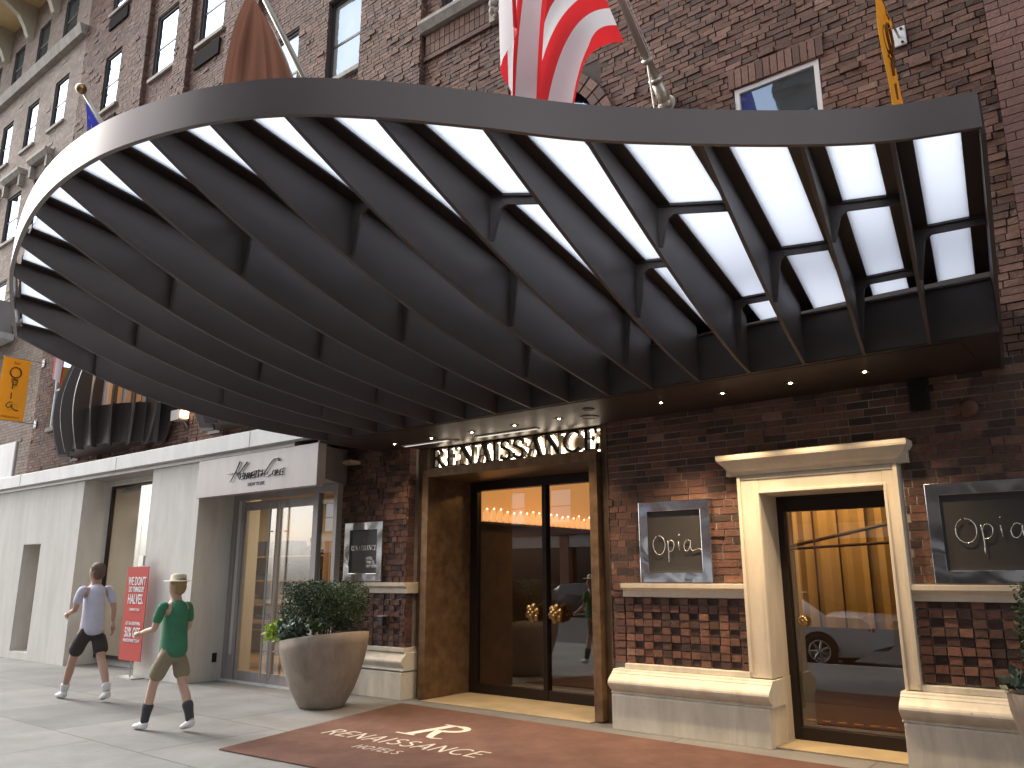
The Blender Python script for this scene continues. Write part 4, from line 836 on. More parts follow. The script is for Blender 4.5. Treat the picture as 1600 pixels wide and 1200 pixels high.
# sign fascia over the shop door
ss = thing('shop_sign', 'pale grey box sign with dark handwritten lettering over the shop door', 'sign', (-10.5, 7, 2.83))
mb = MB(); mb.box(-12.08, -9.02, 6.975, 7.12, 2.83, 3.43); mb.build('sign_box', M['greymetal'], ss, bevel=.006)
mb = MB(); mb.prism([(-12.1, 7.13), (-9.12, 7.13), (-9.6, 8.0), (-12.1, 8.0)], 2.955, 3.439); mb.build('fascia_panel', M['greymetal'], shop)
KC = [[(-11.204, 3.157), (-11.072, 3.152)], [(-10.886, 3.321), (-10.933, 3.248), (-10.976, 3.185), (-11.045, 3.1), (-11.112, 3.02)], [(-10.694, 3.296), (-10.783, 3.227), (-10.873, 3.161), (-10.993, 3.142)], [(-10.98, 3.169), (-10.914, 3.103), (-10.86, 3.042)], [(-10.778, 3.141), (-10.838, 3.133), (-10.842, 3.052), (-10.766, 3.056)], [(-10.842, 3.098), (-10.789, 3.102)], [(-10.737, 3.044), (-10.732, 3.133), (-10.676, 3.049), (-10.665, 3.136)], [(-10.634, 3.043), (-10.629, 3.133), (-10.574, 3.048), (-10.56, 3.134)], [(-10.49, 3.144), (-10.539, 3.138), (-10.539, 3.053), (-10.485, 3.057)], [(-10.539, 3.1), (-10.496, 3.103)], [(-10.502, 3.15), (-10.383, 3.153)], [(-10.437, 3.149), (-10.446, 3.048)], [(-10.366, 3.147), (-10.375, 3.046)], [(-10.286, 3.153), (-10.295, 3.049)], [(-10.373, 3.096), (-10.291, 3.099)], [(-9.889, 3.248), (-9.924, 3.285), (-9.996, 3.286), (-10.075, 3.242), (-10.151, 3.173), (-10.217, 3.103), (-10.2, 3.051), (-10.121, 3.048), (-10.035, 3.076)], [(-9.988, 3.12), (-10.025, 3.103), (-10.034, 3.069), (-10.006, 3.045), (-9.966, 3.058), (-9.951, 3.091), (-9.967, 3.117), (-9.988, 3.12)], [(-9.916, 3.125), (-9.928, 3.045), (-9.867, 3.05)], [(-9.764, 3.133), (-9.839, 3.122), (-9.846, 3.045), (-9.781, 3.049)], [(-9.845, 3.085), (-9.795, 3.091)]]
mb = MB()
for i, p in enumerate(KC):
    big = i in (1, 2, 3, 15); mb.tube([(x, 6.958, z) for x, z in (catmull(p, 4) if i in (1, 2, 15, 16) else p)], .012 if big else .009, 6, .007 if big else None)
mb.build('lettering', M['dletters'], ss)
textmesh('NEW YORK', .07, M['dletters'], 'small_lettering', ss, wallM(-10.45, 6.972, 2.93), 1.15, .002)
# shop interior
I = MB(); I.box(-22, -9.35, 11, 11.1, 0, 3.3); I.box(-22.1, -22, 7.7, 11, 0, 3.3); I.box(-9.36, -9.3, 8.02, 11, 0, 3.3); I.build('interior_wall', M['shopwall'], shop)
I = MB(); I.box(-22, -9.3, 7.8, 11, 3.25, 3.3); I.build('interior_ceiling', M['shopwall'], shop)
I = MB(); I.box(-22, -9.3, 7.8, 11, -.02, .02); I.build('interior_floor', M['woodshelf'], shop)
I = MB(); I.box(-19.5, -15.7, 8.5, 8.54, .1, 2.9); I.build('display_partition', M['olive'], shop); I = MB(); I.box(-15.6, -15.25, 8.6, 8.75, .7, 2.2); I.build('hanging_clothes', M['clothes'], shop)
I = MB(); I.box(-17.6, -15.5, 8.42, 8.46, 1.72, 1.76); I.build('light_bar', M['tube2'], shop)
rnd = random.Random(8)
for i, (xa, xb) in enumerate(((-12.9, -11.5), (-14.6, -13.1), (-16.3, -14.8))):
    I = MB()
    for z in (.5, 1.0, 1.5, 2.0): I.box(xa, xb, 10.4, 10.98, z, z + .03)
    I.box(xa - .03, xa, 10.4, 10.98, 0, 2.3); I.box(xb, xb + .03, 10.4, 10.98, 0, 2.3); sh = I.build('shelf_unit', M['woodshelf'], shop)
    for z in (.53, 1.03, 1.53, 2.03):
        x = xa + .06; I = MB()
        while x < xb - .35:
            hh = rnd.uniform(.08, .34); I.box(x, x + .3, 10.42, 10.85, z, z + hh); x += rnd.uniform(.33, .45)
        I.build('folded_clothes', M['clothes'] if z != 1.03 else M['khaki'], sh)
tb = thing('display_table', 'oak display table with folded dark clothes just inside the shop doors', 'table', (-12.5, 9.2, 0))
I = MB(); I.box(-13.4, -11.6, 8.9, 9.5, .78, .84); I.build('table_top', M['woodshelf'], tb)
for x, y in ((-13.35, 8.95), (-11.65, 8.95), (-13.35, 9.45), (-11.65, 9.45)): I = MB(); I.box(x - .03, x + .03, y - .03, y + .03, .02, .779); I.build('leg', M['darkwood'], tb)
for k in range(4): I = MB(); I.box(-13.3 + k * .42, -13.0 + k * .42, 9.0, 9.35, .842, .9 + .06 * (k % 3)); tag(I.build('folded_clothes', M['clothes']), 'dark folded clothes pile %s on the display table inside the shop' % ('farthest from the door', 'second from the far end', 'second from the near end', 'nearest the door')[k], 'clothes', 'clothes piles on the display table')
for i in range(5):
    I = MB(); I.lathe([(.06, 0), (.07, -.01), (.001, -.012)], 14, (-15.6 + i * 1.4, 9.2, 3.25)); I.build('ceiling_spot', M['lamp'], shop)
for x in (-15, -12, -10.6):
    l = bpy.data.lights.new('shop_lamp', 'AREA'); l.energy = 15; l.size = .8; l.color = (1, .78, .5); o = bpy.data.objects.new('shop_lamp', l); C.objects.link(o); o.location = (x, 9.3, 3.2)
# red sale banner standing in the shop window recess
rb = thing('sale_banner', 'tall red cloth banner with white sale lettering standing in front of the shop window', 'banner', (-13.45, 6.88, 0))
mb = MB(); mb.box(-13.87, -13.16, 6.875, 6.885, .27, 1.77); mb.build('cloth', M['red'], rb); mb = MB(); mb.tube([(-13.5, 6.91, 0.02), (-13.5, 6.91, 1.95)], .012); mb.box(-13.8, -13.2, 6.78, 7.0, 0, .02); mb.box(-13.58, -13.42, 6.89, 6.93, 1.78, 1.95); mb.build('stand', M['steel'], rb)
for tt, z, sz, sx in (("WE DON'T", 1.47, .19, .62), ('DO THINGS BY', 1.36, .12, .62), ('HALVES.', 1.17, .22, .64), ('KENNETH COLE', 1.06, .05, .9), ('GET AN ADDITIONAL', .83, .07, .72), ('50% OFF', .64, .22, .62), ('MARKDOWNS TODAY', .56, .075, .72)):
    textmesh(tt, sz, M['white'], 'lettering', rb, wallM(-13.5, 6.871, z), sx, .0025 if sz > .1 else .001)
# white sign box standing on the shop cornice
v = thing('white_signboard', 'blank white signboard standing on the shop cornice at the far left', 'signboard', (-22, 7.2, 3.8)); mb = MB(); mb.box(-25.6, -20.2, 7.1, 7.14, 3.81, 4.63); mb.build('board', M['whitemetal'], v, bevel=.01)
mb = MB(); mb.box(-20.198, -20.17, 7.11, 7.16, 3.81, 4.62); mb.build('edge_trim', M['greymetal'], v)

# ------------------------------------------------------------------ ribbed bay windows above the shop
def bay(cx, label):
    b = thing('bay_window', label, 'bay window', (cx, 8.25, 4.2), group='ribbed bay windows over the shop')
    a_, d_ = 2.15, .95; z0, z1 = 4.28, 6.4
    def prof(z): t = (z - z0) / (z1 - z0); return .78 + .22 * math.sin(math.pi * min(1, max(0, t * .86 + .12)))
    def pt(th, s): return (cx + a_ * s * math.cos(th), 8.24 - d_ * s * math.sin(th))
    N = 28
    mb = MB(); 
    for (za, zb, s) in ((z0, 5.1, .86),):
        for k in range(N):
            t0, t1 = math.pi * k / N, math.pi * (k + 1) / N; p, q = pt(t0, s), pt(t1, s); mb.add([(*p, za), (*q, za), (*q, zb), (*p, zb)], [(3, 2, 1, 0)])
        mb.add([(*pt(math.pi * k / N, s), za) for k in range(N + 1)], [tuple(range(N + 1))]); mb.add([(*pt(math.pi * k / N, s), zb) for k in range(N + 1)], [tuple(range(N + 1))[::-1]])
    mb.add([(*pt(math.pi * k / N, s), z1) for k in range(N + 1)], [tuple(range(N + 1))]); mb.build('parapet', M['louver'], b)
    mb = MB()
    for k in range(N):
        t0, t1 = math.pi * k / N, math.pi * (k + 1) / N; p, q = pt(t0, .8), pt(t1, .8); mb.add([(*p, 5.1), (*q, 5.1), (*q, z1), (*p, z1)], [(3, 2, 1, 0)])
    mb.build('glazing', M['shopglass'], b)
    mb = MB()
    for k in range(0, 17):
        p = pt(math.pi * (k + .5) / 17, .815); mb.box(p[0] - .03, p[0] + .03, p[1] - .03, p[1] + .03, 5.1, z1)
    mb.build('mullions', M['whiteframe'], b)
    mb = MB(); mb.box(cx - 1.7, cx + 1.7, 7.75, 7.77, 5.1, 6.39); mb.build('lit_interior', M['baylit'], b)
    for k in range(11):
        th = math.pi * (k + .35) / 10.8; nx, ny = -math.sin(th) * .02, -math.cos(th) * .02; mb = MB(); vs = []; K = 12
        for i in range(K + 1):
            z = z0 - .06 + (z1 + .1 - z0) * i / K; s1 = prof(z) * 1.14; s0 = .8
            for s in (s0, s1):
                x, y = pt(th, s); vs += [(x + nx, y + ny, z), (x - nx, y - ny, z)]
        fs = []
        for i in range(K):
            a, c = 4 * i, 4 * i + 4; fs += [(a, c, c + 2, a + 2), (a + 1, a + 3, c + 3, c + 1), (a + 2, c + 2, c + 3, a + 3)]
        fs += [(0, 2, 3, 1), (4 * K, 4 * K + 1, 4 * K + 3, 4 * K + 2)]
        mb.add(vs, fs); mb.build('blade', M['louver'], b)
    return b
M['baylit'] = emis('warm lit room', (1, .5, .22), .09)
bay(-17.6, 'dark ribbed barrel shaped bay window above the shop, left of the floodlight'); bay(-11.75, 'dark ribbed bay window half hidden by the canopy edge, right of the floodlight')
v = thing('floodlight', 'small grey floodlight glowing on the brick between the two ribbed bay windows', 'floodlight', (-14.7, 8.2, 4.65))
mb = MB(); mb.box(-14.98, -14.68, 7.95, 8.15, 4.6, 4.8); mb.tube([(-14.83, 8.15, 4.62), (-14.83, 8.25, 4.5)], .02); mb.build('housing', M['greymetal'], v); mb = MB(); mb.box(-14.678, -14.64, 7.98, 8.14, 4.64, 4.78); mb.build('lens', emis('flood lens', (1, .6, .3), 3), v)

# ------------------------------------------------------------------ banners on wall brackets
def clothmat(name, col):
    m = bpy.data.materials.new(name); m.use_nodes = True; t = m.node_tree; b = t.nodes['Principled BSDF']; b.inputs['Base Color'].default_value = (*col, 1); b.inputs['Roughness'].default_value = .8
    tr = t.nodes.new('ShaderNodeBsdfTranslucent'); tr.inputs[0].default_value = (*col, 1); mx = t.nodes.new('ShaderNodeMixShader'); mx.inputs[0].default_value = .4
    t.links.new(b.outputs[0], mx.inputs[1]); t.links.new(tr.outputs[0], mx.inputs[2]); t.links.new(mx.outputs[0], t.nodes['Material Output'].inputs[0]); return m
M['yellow'] = clothmat('yellow banner cloth', (.86, .5, .05))
def banner(x, label, yr=0, txt=True):
    b = thing('banner', label, 'banner', (x, 8.25, 5.3), group='yellow banners on wall brackets'); mb = MB()
    ya, yb, za, zb = 7.29, 7.93, 5.45, 7.06; K = 8; vs = []
    for k in range(K + 1):
        z = za + (zb - za) * k / K
        for y in (ya, yb):
            xx = x + yr * ((y - yb)) + .02 * math.sin(k * .8); vs += [(xx - .004, y, z), (xx + .004, y, z)]
    fs = []
    for k in range(K): a, c = 4 * k, 4 * k + 4; fs += [(a, a + 2, c + 2, c), (a + 1, c + 1, c + 3, a + 3), (a, c, c + 1, a + 1), (a + 2, a + 3, c + 3, c + 2)]
    mb.add(vs, fs); mb.build('cloth', M['yellow'], b)
    for z in (zb + .01, za - .01):
        mb = MB(); mb.tube([(x + yr * (ya - yb), ya, z), (x, yb, z)], .012); mb.tube([(x, yb, z), (x, 8.24, z)], .012); mb.build('arm', M['steel'], b)
        mb = MB(); mb.box(x - .07, x + .07, 8.215, 8.235, z - .11, z + .11); pl = mb.build('bracket_plate', M['whiteframe'], b, bevel=.01)
        mb = MB()
        for dz in (-.08, .08): mb.tube([(x + .03, 8.2, z + dz), (x + .03, 8.22, z + dz)], .013)
        mb.build('bolt', M['darkpanel'], pl)
    if txt:
        for side in (1, -1):
            def pl_(u, v): yy = ya + (yb - ya) * u; return (x + side * .02 + yr * (yy - yb), ya + (yb - ya) * (u if side > 0 else 1 - u), za + (zb - za) * v)
            mb = MB(); r = .014
            mb.tube([pl_(*p) for p in arc(.5, .77, .2, .085, 80, 430, 16)], r, 5)
            mb.tube([pl_(.45, .62), pl_(.44, .5)], r, 5); mb.tube([pl_(*p) for p in [(.36, .655), (.5, .66), (.6, .62), (.56, .58), (.46, .57)]], r, 5)
            mb.tube([pl_(.44, .44), (pl_(.44, .34))], r, 5); mb.tube([pl_(*p) for p in catmull([(.5, .29), (.38, .28), (.3, .22), (.42, .2), (.52, .26), (.5, .22), (.62, .17), (.76, .17)], 3)], r, 5)
            mb.build('lettering', M['brownprint'], b)
        mt_ = Matrix(((0, 0, 1, x + .03), (1, 0, 0, (ya + yb) / 2), (0, 1, 0, za + 1.45), (0, 0, 0, 1)))
        textmesh('bar', .12, M['brownprint'], 'small_lettering', b, mt_); mt2 = mt_.copy(); mt2[2][3] = za + .06; textmesh('restaurant', .1, M['brownprint'], 'small_lettering', b, mt2)
    return b
banner(-22.3, 'yellow cloth banner reading Opia hanging above the shop at the far left'); banner(-1.38, 'yellow cloth banner seen almost edge on above the right end of the canopy', yr=-.02)
# ------------------------------------------------------------------ flags and poles
def pole(x, el, ln, label, knob=True):
    p = thing('flagpole', label, 'flagpole', (x, 8.25, 7.3), group='angled flagpoles on the facade'); d = Vector((0, -math.cos(R(el)), math.sin(R(el)))); B = Vector((x, 8.2, 7.36))
    mb = MB(); mb.tube([B + d * .25, B + d * ln], .055, 14, .038); mb.build('pole', M['alu'], p, smooth=True)
    mb = MB(); mb.tube([B - d * .05, B + d * .3], .085, 14, .07); mb.tube([B + d * .3, B + d * .34], .095, 14); mb.tube([B + d * .55, B + d * .6], .075, 14); mb.ball(B, .09, 14, 10); mb.build('socket', M['alu'], p, smooth=True)
    mb = MB(); mb.lathe([(.001, 0), (.12, 0), (.12, .03), (.001, .03)], 20, (0, 0, 0)); mb.v = [(x + a, 8.24 - c, 7.36 + b_) for a, b_, c in mb.v]; mb.build('wall_flange', M['alu'], p)
    if knob: mb = MB(); mb.ball(B + d * (ln + .1), .1, 16, 10); mb.tube([B + d * ln, B + d * (ln + .06)], .03); mb.build('ball_finial', M['gold'], p, smooth=True)
    mb = MB(); q = Vector((.06, 0, -.05))
    for s_ in (1, 1.6): mb.tube([B + d * .6 + q * s_, B + d * ln + q * s_], .006, 5)
    mb.build('halyard', M['whiteframe'], p)
    mb = MB(); mb.tube([B + d * .6, B + d * .6 + Vector((0, .2, -.9)), B + Vector((0, .0, -1.6))], .012, 5); mb.build('stay', M['alu'], p)
    return B, d
def flag(name, label, cat, X, H0, H1, fly, kind, dy0, dy1, amp=.18, seed=0):
    NV, NS = (13 * 3 if kind == 'us' else 24), 40
    def pt(v, s):
        hy, hz = H0[0] + (H1[0] - H0[0]) * v, H0[1] + (H1[1] - H0[1]) * v
        dy = dy0 + (dy1 - dy0) * v; L_ = fly * s
        sh = 1 - math.exp(-L_ / 1.1)
        y = hy - dy * sh + .05 * math.sin(v * 17 + s * 2) * s; z = hz - L_ * .93
        x = X + amp * min(1, L_) * (math.sin(v * 13 + s * 1.5 + seed) + .5 * math.sin(v * 29 - s)) - .03 + .1 * s
        return Vector((x, y, z))
    bounds = {}
    me = MB(); grid = [[pt(v / NV, s / NS) for s in range(NS + 1)] for v in range(NV + 1)]
    f = thing(name, label, cat, tuple(pt(1, 0)))
    def patch(va, vb, sa, sb):
        m_ = MB(); w_ = sb - sa + 1; vs = [grid[v][s] for v in range(va, vb + 1) for s in range(sa, sb + 1)]
        m_.add(vs, [((v) * w_ + s, v * w_ + s + 1, (v + 1) * w_ + s + 1, (v + 1) * w_ + s) for v in range(vb - va) for s in range(sb - sa)]); return m_
    if kind == 'us':
        rd, wh = MB(), MB()
        for k in range(13):
            tgt = rd if k % 2 == 0 else wh; sa = int(NS * .4) if k >= 6 else 0
            p_ = patch(k * 3, k * 3 + 3, sa, NS); tgt.add(p_.v, p_.f)
        rd.build('red_stripes', M['flagred'], f, smooth=True, weld=True); wh.build('white_stripes', M['flagwhite'], f, smooth=True, weld=True)
        patch(18, 39, 0, int(NS * .4)).build('canton', M['flagblue'], f, smooth=True)
        st = MB()
        for r_ in range(9):
            for c_ in range(6 if r_ % 2 == 0 else 5):
                v = (18.0 + 21 * (r_ + 1) / 10) / NV; s = .4 * ((c_ + 1) / 7 + (0 if r_ % 2 == 0 else .07)); c0 = pt(v, s); dv = (pt(v + .01, s) - c0).normalized(); ds = (pt(v, s + .01) - c0).normalized(); nn = dv.cross(ds).normalized()
                for sgn in (1, -1): st.add([c0 + nn * .012 * sgn + (dv * math.cos(a) + ds * math.sin(a)) * (.05 if k % 2 == 0 else .02) for k in range(10) for a in (math.pi * k / 5,)], [tuple(range(10))[::sgn]])
        st.build('stars', M['flagwhite'], f)
    else:
        patch(0, NV, 0, NS).build('cloth', M['brownflag'], f, smooth=True); m_ = patch(0, 1, 0, NS); m_.v = [(x + .012, y + .02, z) for x, y, z in m_.v]; m_.build('hem', M['flagwhite'], f, smooth=True)
    return f
M['flagred'] = clothmat('flag red cloth', (.62, .025, .03)); M['flagwhite'] = clothmat('flag white cloth', (.66, .64, .66)); M['flagblue'] = clothmat('flag blue cloth', (.03, .04, .3)); M['brownflag'] = clothmat('flag brown cloth', (.16, .075, .05))
pole(-4.06, 40.5, 5.2, 'silver flagpole carrying the big striped flag above the middle of the canopy')
pole(-9.41, 49, 4.6, 'silver flagpole carrying the brown flag'); pole(-14.7, 49, 4.15, 'short looking silver flagpole with gold ball at the upper left')
flag('striped_flag', 'large red and white striped American flag hanging over the canopy in the top middle', 'flag', -4.12, (7.36, 7.8), (5.4, 9.6), 3.4, 'us', 1.75, .5, .13)
flag('brown_flag', 'plain brown flag hanging in a tapering fold behind the canopy', 'flag', -9.41, (5.85, 9.85), (5.6, 10.1), 3.3, 'brown', -.85, .45, .1)
flag('striped_flag', 'American flag with blue canton glimpsed above and below the left canopy edge', 'flag', -14.75, (6.55, 9.2), (5.55, 10.4), 4.75, 'us', .9, -.2, .12)

# ------------------------------------------------------------------ carpet
cp = thing('carpet', 'rust red entrance carpet printed with a large white R and RENAISSANCE HOTELS', 'carpet', (-5, 6, 0))
mb = MB(); mb.prism([(-8.0, 7.72), (-7.29, 4.67), (-1.2, 5.09), (-1.0, 7.5)], .003, .016); mb.build('pile', M['carpet'], cp, bevel=.004)
plc = lambda u, v, d: (-7.17 + u + 0 * v, 5.76 + v + u * .05, .0165 + d)
lettering('RENAISSANCE', THIN, plc, 2.08, .26, .0012, shear=0).build('lettering', M['carpet_print'], cp)
plh = lambda u, v, d: (-6.36 + u, 5.49 + v + u * .06, .0165 + d)
lettering('HOTELS', THIN, plh, .58, .14, .0012, shear=0).build('small_lettering', M['carpet_print'], cp)
mb = MB()
for k, (pts, w_) in enumerate([([(.26, .02), (.38, .98)], .17), ([(0.02, .02), (.42, .02)], .06), ([(.2, .97), (.55, .97)], .06), (arc(.56, .74, .26, .22, 95, -95, 16), (.13)), ([(.34, .51), (.56, .52)], .06), ([(.5, .5), (.62, .22), (.72, .05)], (.17, .12)), ([(.7, .05), (.82, .0), (.98, .05)], (.1, .04))]):
    w2 = tuple(q * .62 for q in w_) if isinstance(w_, tuple) else w_ * .62
    stroke_mesh(mb, [(p[0] * .66, p[1] * .66) for p in pts], w2, lambda u, v, d: (-6.58 + u, 6.27 + v, .0165 + d), .0012, k)
mb.build('monogram', M['carpet_print'], cp)

# ------------------------------------------------------------------ planters
def planter(cx, cy, label, slant, seed, full=True):
    p = thing('planter', label, 'planter', (cx, cy, 0), group='tapered concrete planters beside the entrance'); n = 48
    prof = [(.255, 0), (.28, .01), (.315, .06), (.40, .22), (.47, .40), (.525, .58), (.555, .72), (.565, .85), (.545, .855), (.53, .8), (.515, .74)]
    mb = MB(); mb.lathe(prof, n, (0, 0, 0)); mb.v = [(cx + x, cy + y, z * (1 + slant * x * (1 if z > .3 else 0) * smoothstep(.1, .8, z))) for x, y, z in mb.v]; mb.add([(cx + .255 * math.cos(2 * math.pi * k / n), cy + .255 * math.sin(2 * math.pi * k / n), 0.001) for k in range(n)], [tuple(range(n))[::-1]]); mb.build('pot', M['concrete'], p, smooth=True)
    mb = MB(); mb.add([(cx + .53 * math.cos(2 * math.pi * k / n), cy + .53 * math.sin(2 * math.pi * k / n), .78 * (1 + slant * .53 * math.cos(2 * math.pi * k / n))) for k in range(n)], [tuple(range(n))]); mb.build('soil', M['soil'], p)
    return p
def leaves(mb, n, fn, size, rnd, up=.4):
    for _ in range(n):
        c = Vector(fn()); d = Vector((rnd.gauss(0, 1), rnd.gauss(0, 1), rnd.gauss(up, 1))).normalized(); a = d.orthogonal().normalized(); a = (Matrix.Rotation(rnd.random() * 6.28, 3, d) @ a); s = size * rnd.uniform(.6, 1.3)
        b = d.cross(a); q = c + d * s * .2
        mb.add([c, c + d * s * .55 + a * s * .28 + b * s * .05, c + d * s, c + d * s * .5 - a * s * .28 + b * s * .05], [(0, 1, 2, 3)], rnd.random())
def shrub(cx, cy, z0, z1, label, seed, hx=.47, hy=.42):
    rnd = random.Random(seed); s = thing('shrub', label, 'shrub', (cx, cy, z0), group='clipped shrubs in the planters'); mb = MB()
    for k in range(14):
        a = rnd.random() * 6.28; r = rnd.uniform(.02, .12); x, y = cx + r * math.cos(a), cy + r * math.sin(a); x2, y2 = cx + rnd.uniform(-hx, hx) * .8, cy + rnd.uniform(-hy, hy) * .8
        mb.tube([(x, y, z0), ((x * .6 + x2 * .4), (y * .6 + y2 * .4), z0 + .2), (x2, y2, z1 - .2)], .014, 5, .005)
    mb.build('stems', M['bark'], s)
    cl = [(rnd.uniform(-1, 1), rnd.uniform(-1, 1), rnd.uniform(.28, 1)) for _ in range(90)]
    mb = MB()
    def fn():
        c = rnd.choice(cl); ex = .085
        while True:
            q = Vector((c[0] * hx + rnd.gauss(0, ex), c[1] * hy + rnd.gauss(0, ex), c[2] * (z1 - z0) - .02 + rnd.gauss(0, ex * .8)))
            if abs(q.x / (hx * 1.06)) ** 4 + abs(q.y / (hy * 1.08)) ** 4 < 1 + rnd.random() * .12 and q.z < (z1 - z0) * (1 - .08 * (abs(q.x / hx) ** 4)) + rnd.random() * .03 and q.z > .12: break
            c = rnd.choice(cl)
        return (cx + q.x, cy + q.y, z0 + q.z)
    leaves(mb, 26000, fn, .027, rnd, .3); mb.build('foliage', M['leaf'], s)
def clump(name, label, cx, cy, z, r, n, size, m, seed, flat=.5, cat='plant'):
    rnd = random.Random(seed); s = thing(name, label, cat, (cx, cy, z)); mb = MB()
    for k in range(7): a = k * .9; mb.tube([(cx, cy, z - .03), (cx + r * .5 * math.cos(a), cy + r * .5 * math.sin(a), z + .06)], .006, 5)
    mb.build('stems', M['leaf'], s)
    def fn():
        while True:
            q = Vector((rnd.uniform(-1, 1), rnd.uniform(-1, 1), rnd.uniform(-.5, 1)))
            if q.length < 1: return (cx + q.x * r, cy + q.y * r, z + q.z * r * flat)
    mb = MB(); leaves(mb, n, fn, size, rnd, .8); mb.build('foliage', m, s)
PX, PY = -8.62, 6.93
planter(PX, PY, 'large tapered concrete planter left of the carpet in front of the brick pier', .17, 1); shrub(PX - .04, PY, .8, 1.53, 'boxy dark green shrub in the left planter', 5)
clump('trailing_vine', 'bright chartreuse vine spilling over the left rim of the left planter', PX - .43, PY - .35, .88, .2, 520, .1, M['lime_leaf'], 3, .7)
clump('leafy_plant', 'low grey green leafy plant at the front of the left planter', PX - .1, PY - .42, .93, .2, 260, .1, M['kale'], 4, .5)
clump('leafy_plant', 'low dark green leaves on the right side of the left planter', PX + .26, PY - .34, .99, .16, 160, .08, M['leaf'], 6, .5)
planter(-.47, 7.0, 'tapered concrete planter cut off by the right edge of the picture', .12, 2); shrub(-.42, 7.02, .8, 1.6, 'dark green shrub in the right planter at the picture edge', 9, .45, .42)
clump('leafy_plant', 'dark grey green leaves at the rim of the right planter', -.88, 6.82, .86, .14, 110, .08, M['kale'], 14, .5)
# ------------------------------------------------------------------ people
def skin(name, chains, m, parent, root=0, sub=2, squash=None):
    """chains: list of [(x,y,z,rx,ry)...]; chains may start with an int = index of an earlier vertex"""
    vs, es, rad, roots = [], [], [], {root}
    for ch in chains:
        prev = None
        for p in ch:
            if isinstance(p, int): prev = p; continue
            vs.append(p[:3]); rad.append((p[3], p[4] if len(p) > 4 else p[3])); i = len(vs) - 1
            if prev is not None: es.append((prev, i))
            else: roots.add(i)
            prev = i
    me = bpy.data.meshes.new(name + '_s'); me.from_pydata(vs, es, []); o = bpy.data.objects.new(name + '_s', me); C.objects.link(o)
    md = o.modifiers.new('s', 'SKIN'); md.use_smooth_shade = True; md.branch_smoothing = .6
    sv = me.skin_vertices[0].data if me.skin_vertices else None
    if sv is None:
        b = bmesh.new(); b.from_mesh(me); b.verts.layers.skin.verify(); b.to_mesh(me); b.free(); sv = me.skin_vertices[0].data
    for i, r_ in enumerate(rad): sv[i].radius = r_; sv[i].use_root = (i in roots); sv[i].use_loose = False
    s2 = o.modifiers.new('u', 'SUBSURF'); s2.levels = sub; s2.render_levels = sub
    bpy.context.view_layer.update()
    m2 = bpy.data.meshes.new_from_object(o.evaluated_get(bpy.context.evaluated_depsgraph_get())); bpy.data.objects.remove(o)
    m2.name = name; m2.materials.clear(); m2.materials.append(m); m2.polygons.foreach_set('use_smooth', [True] * len(m2.polygons))
    q = bpy.data.objects.new(name, m2); C.objects.link(q)
    if parent is not None: q.parent = parent
    return q
def joinmesh(o, mb):
    """merge extra builder geometry into the mesh object (still one mesh)"""
    b = bmesh.new(); b.from_mesh(o.data); tmp = bpy.data.meshes.new('t'); tmp.from_pydata(mb.v, [], mb.f); b.from_mesh(tmp); b.to_mesh(o.data); b.free()
    o.data.polygons.foreach_set('use_smooth', [True] * len(o.data.polygons))
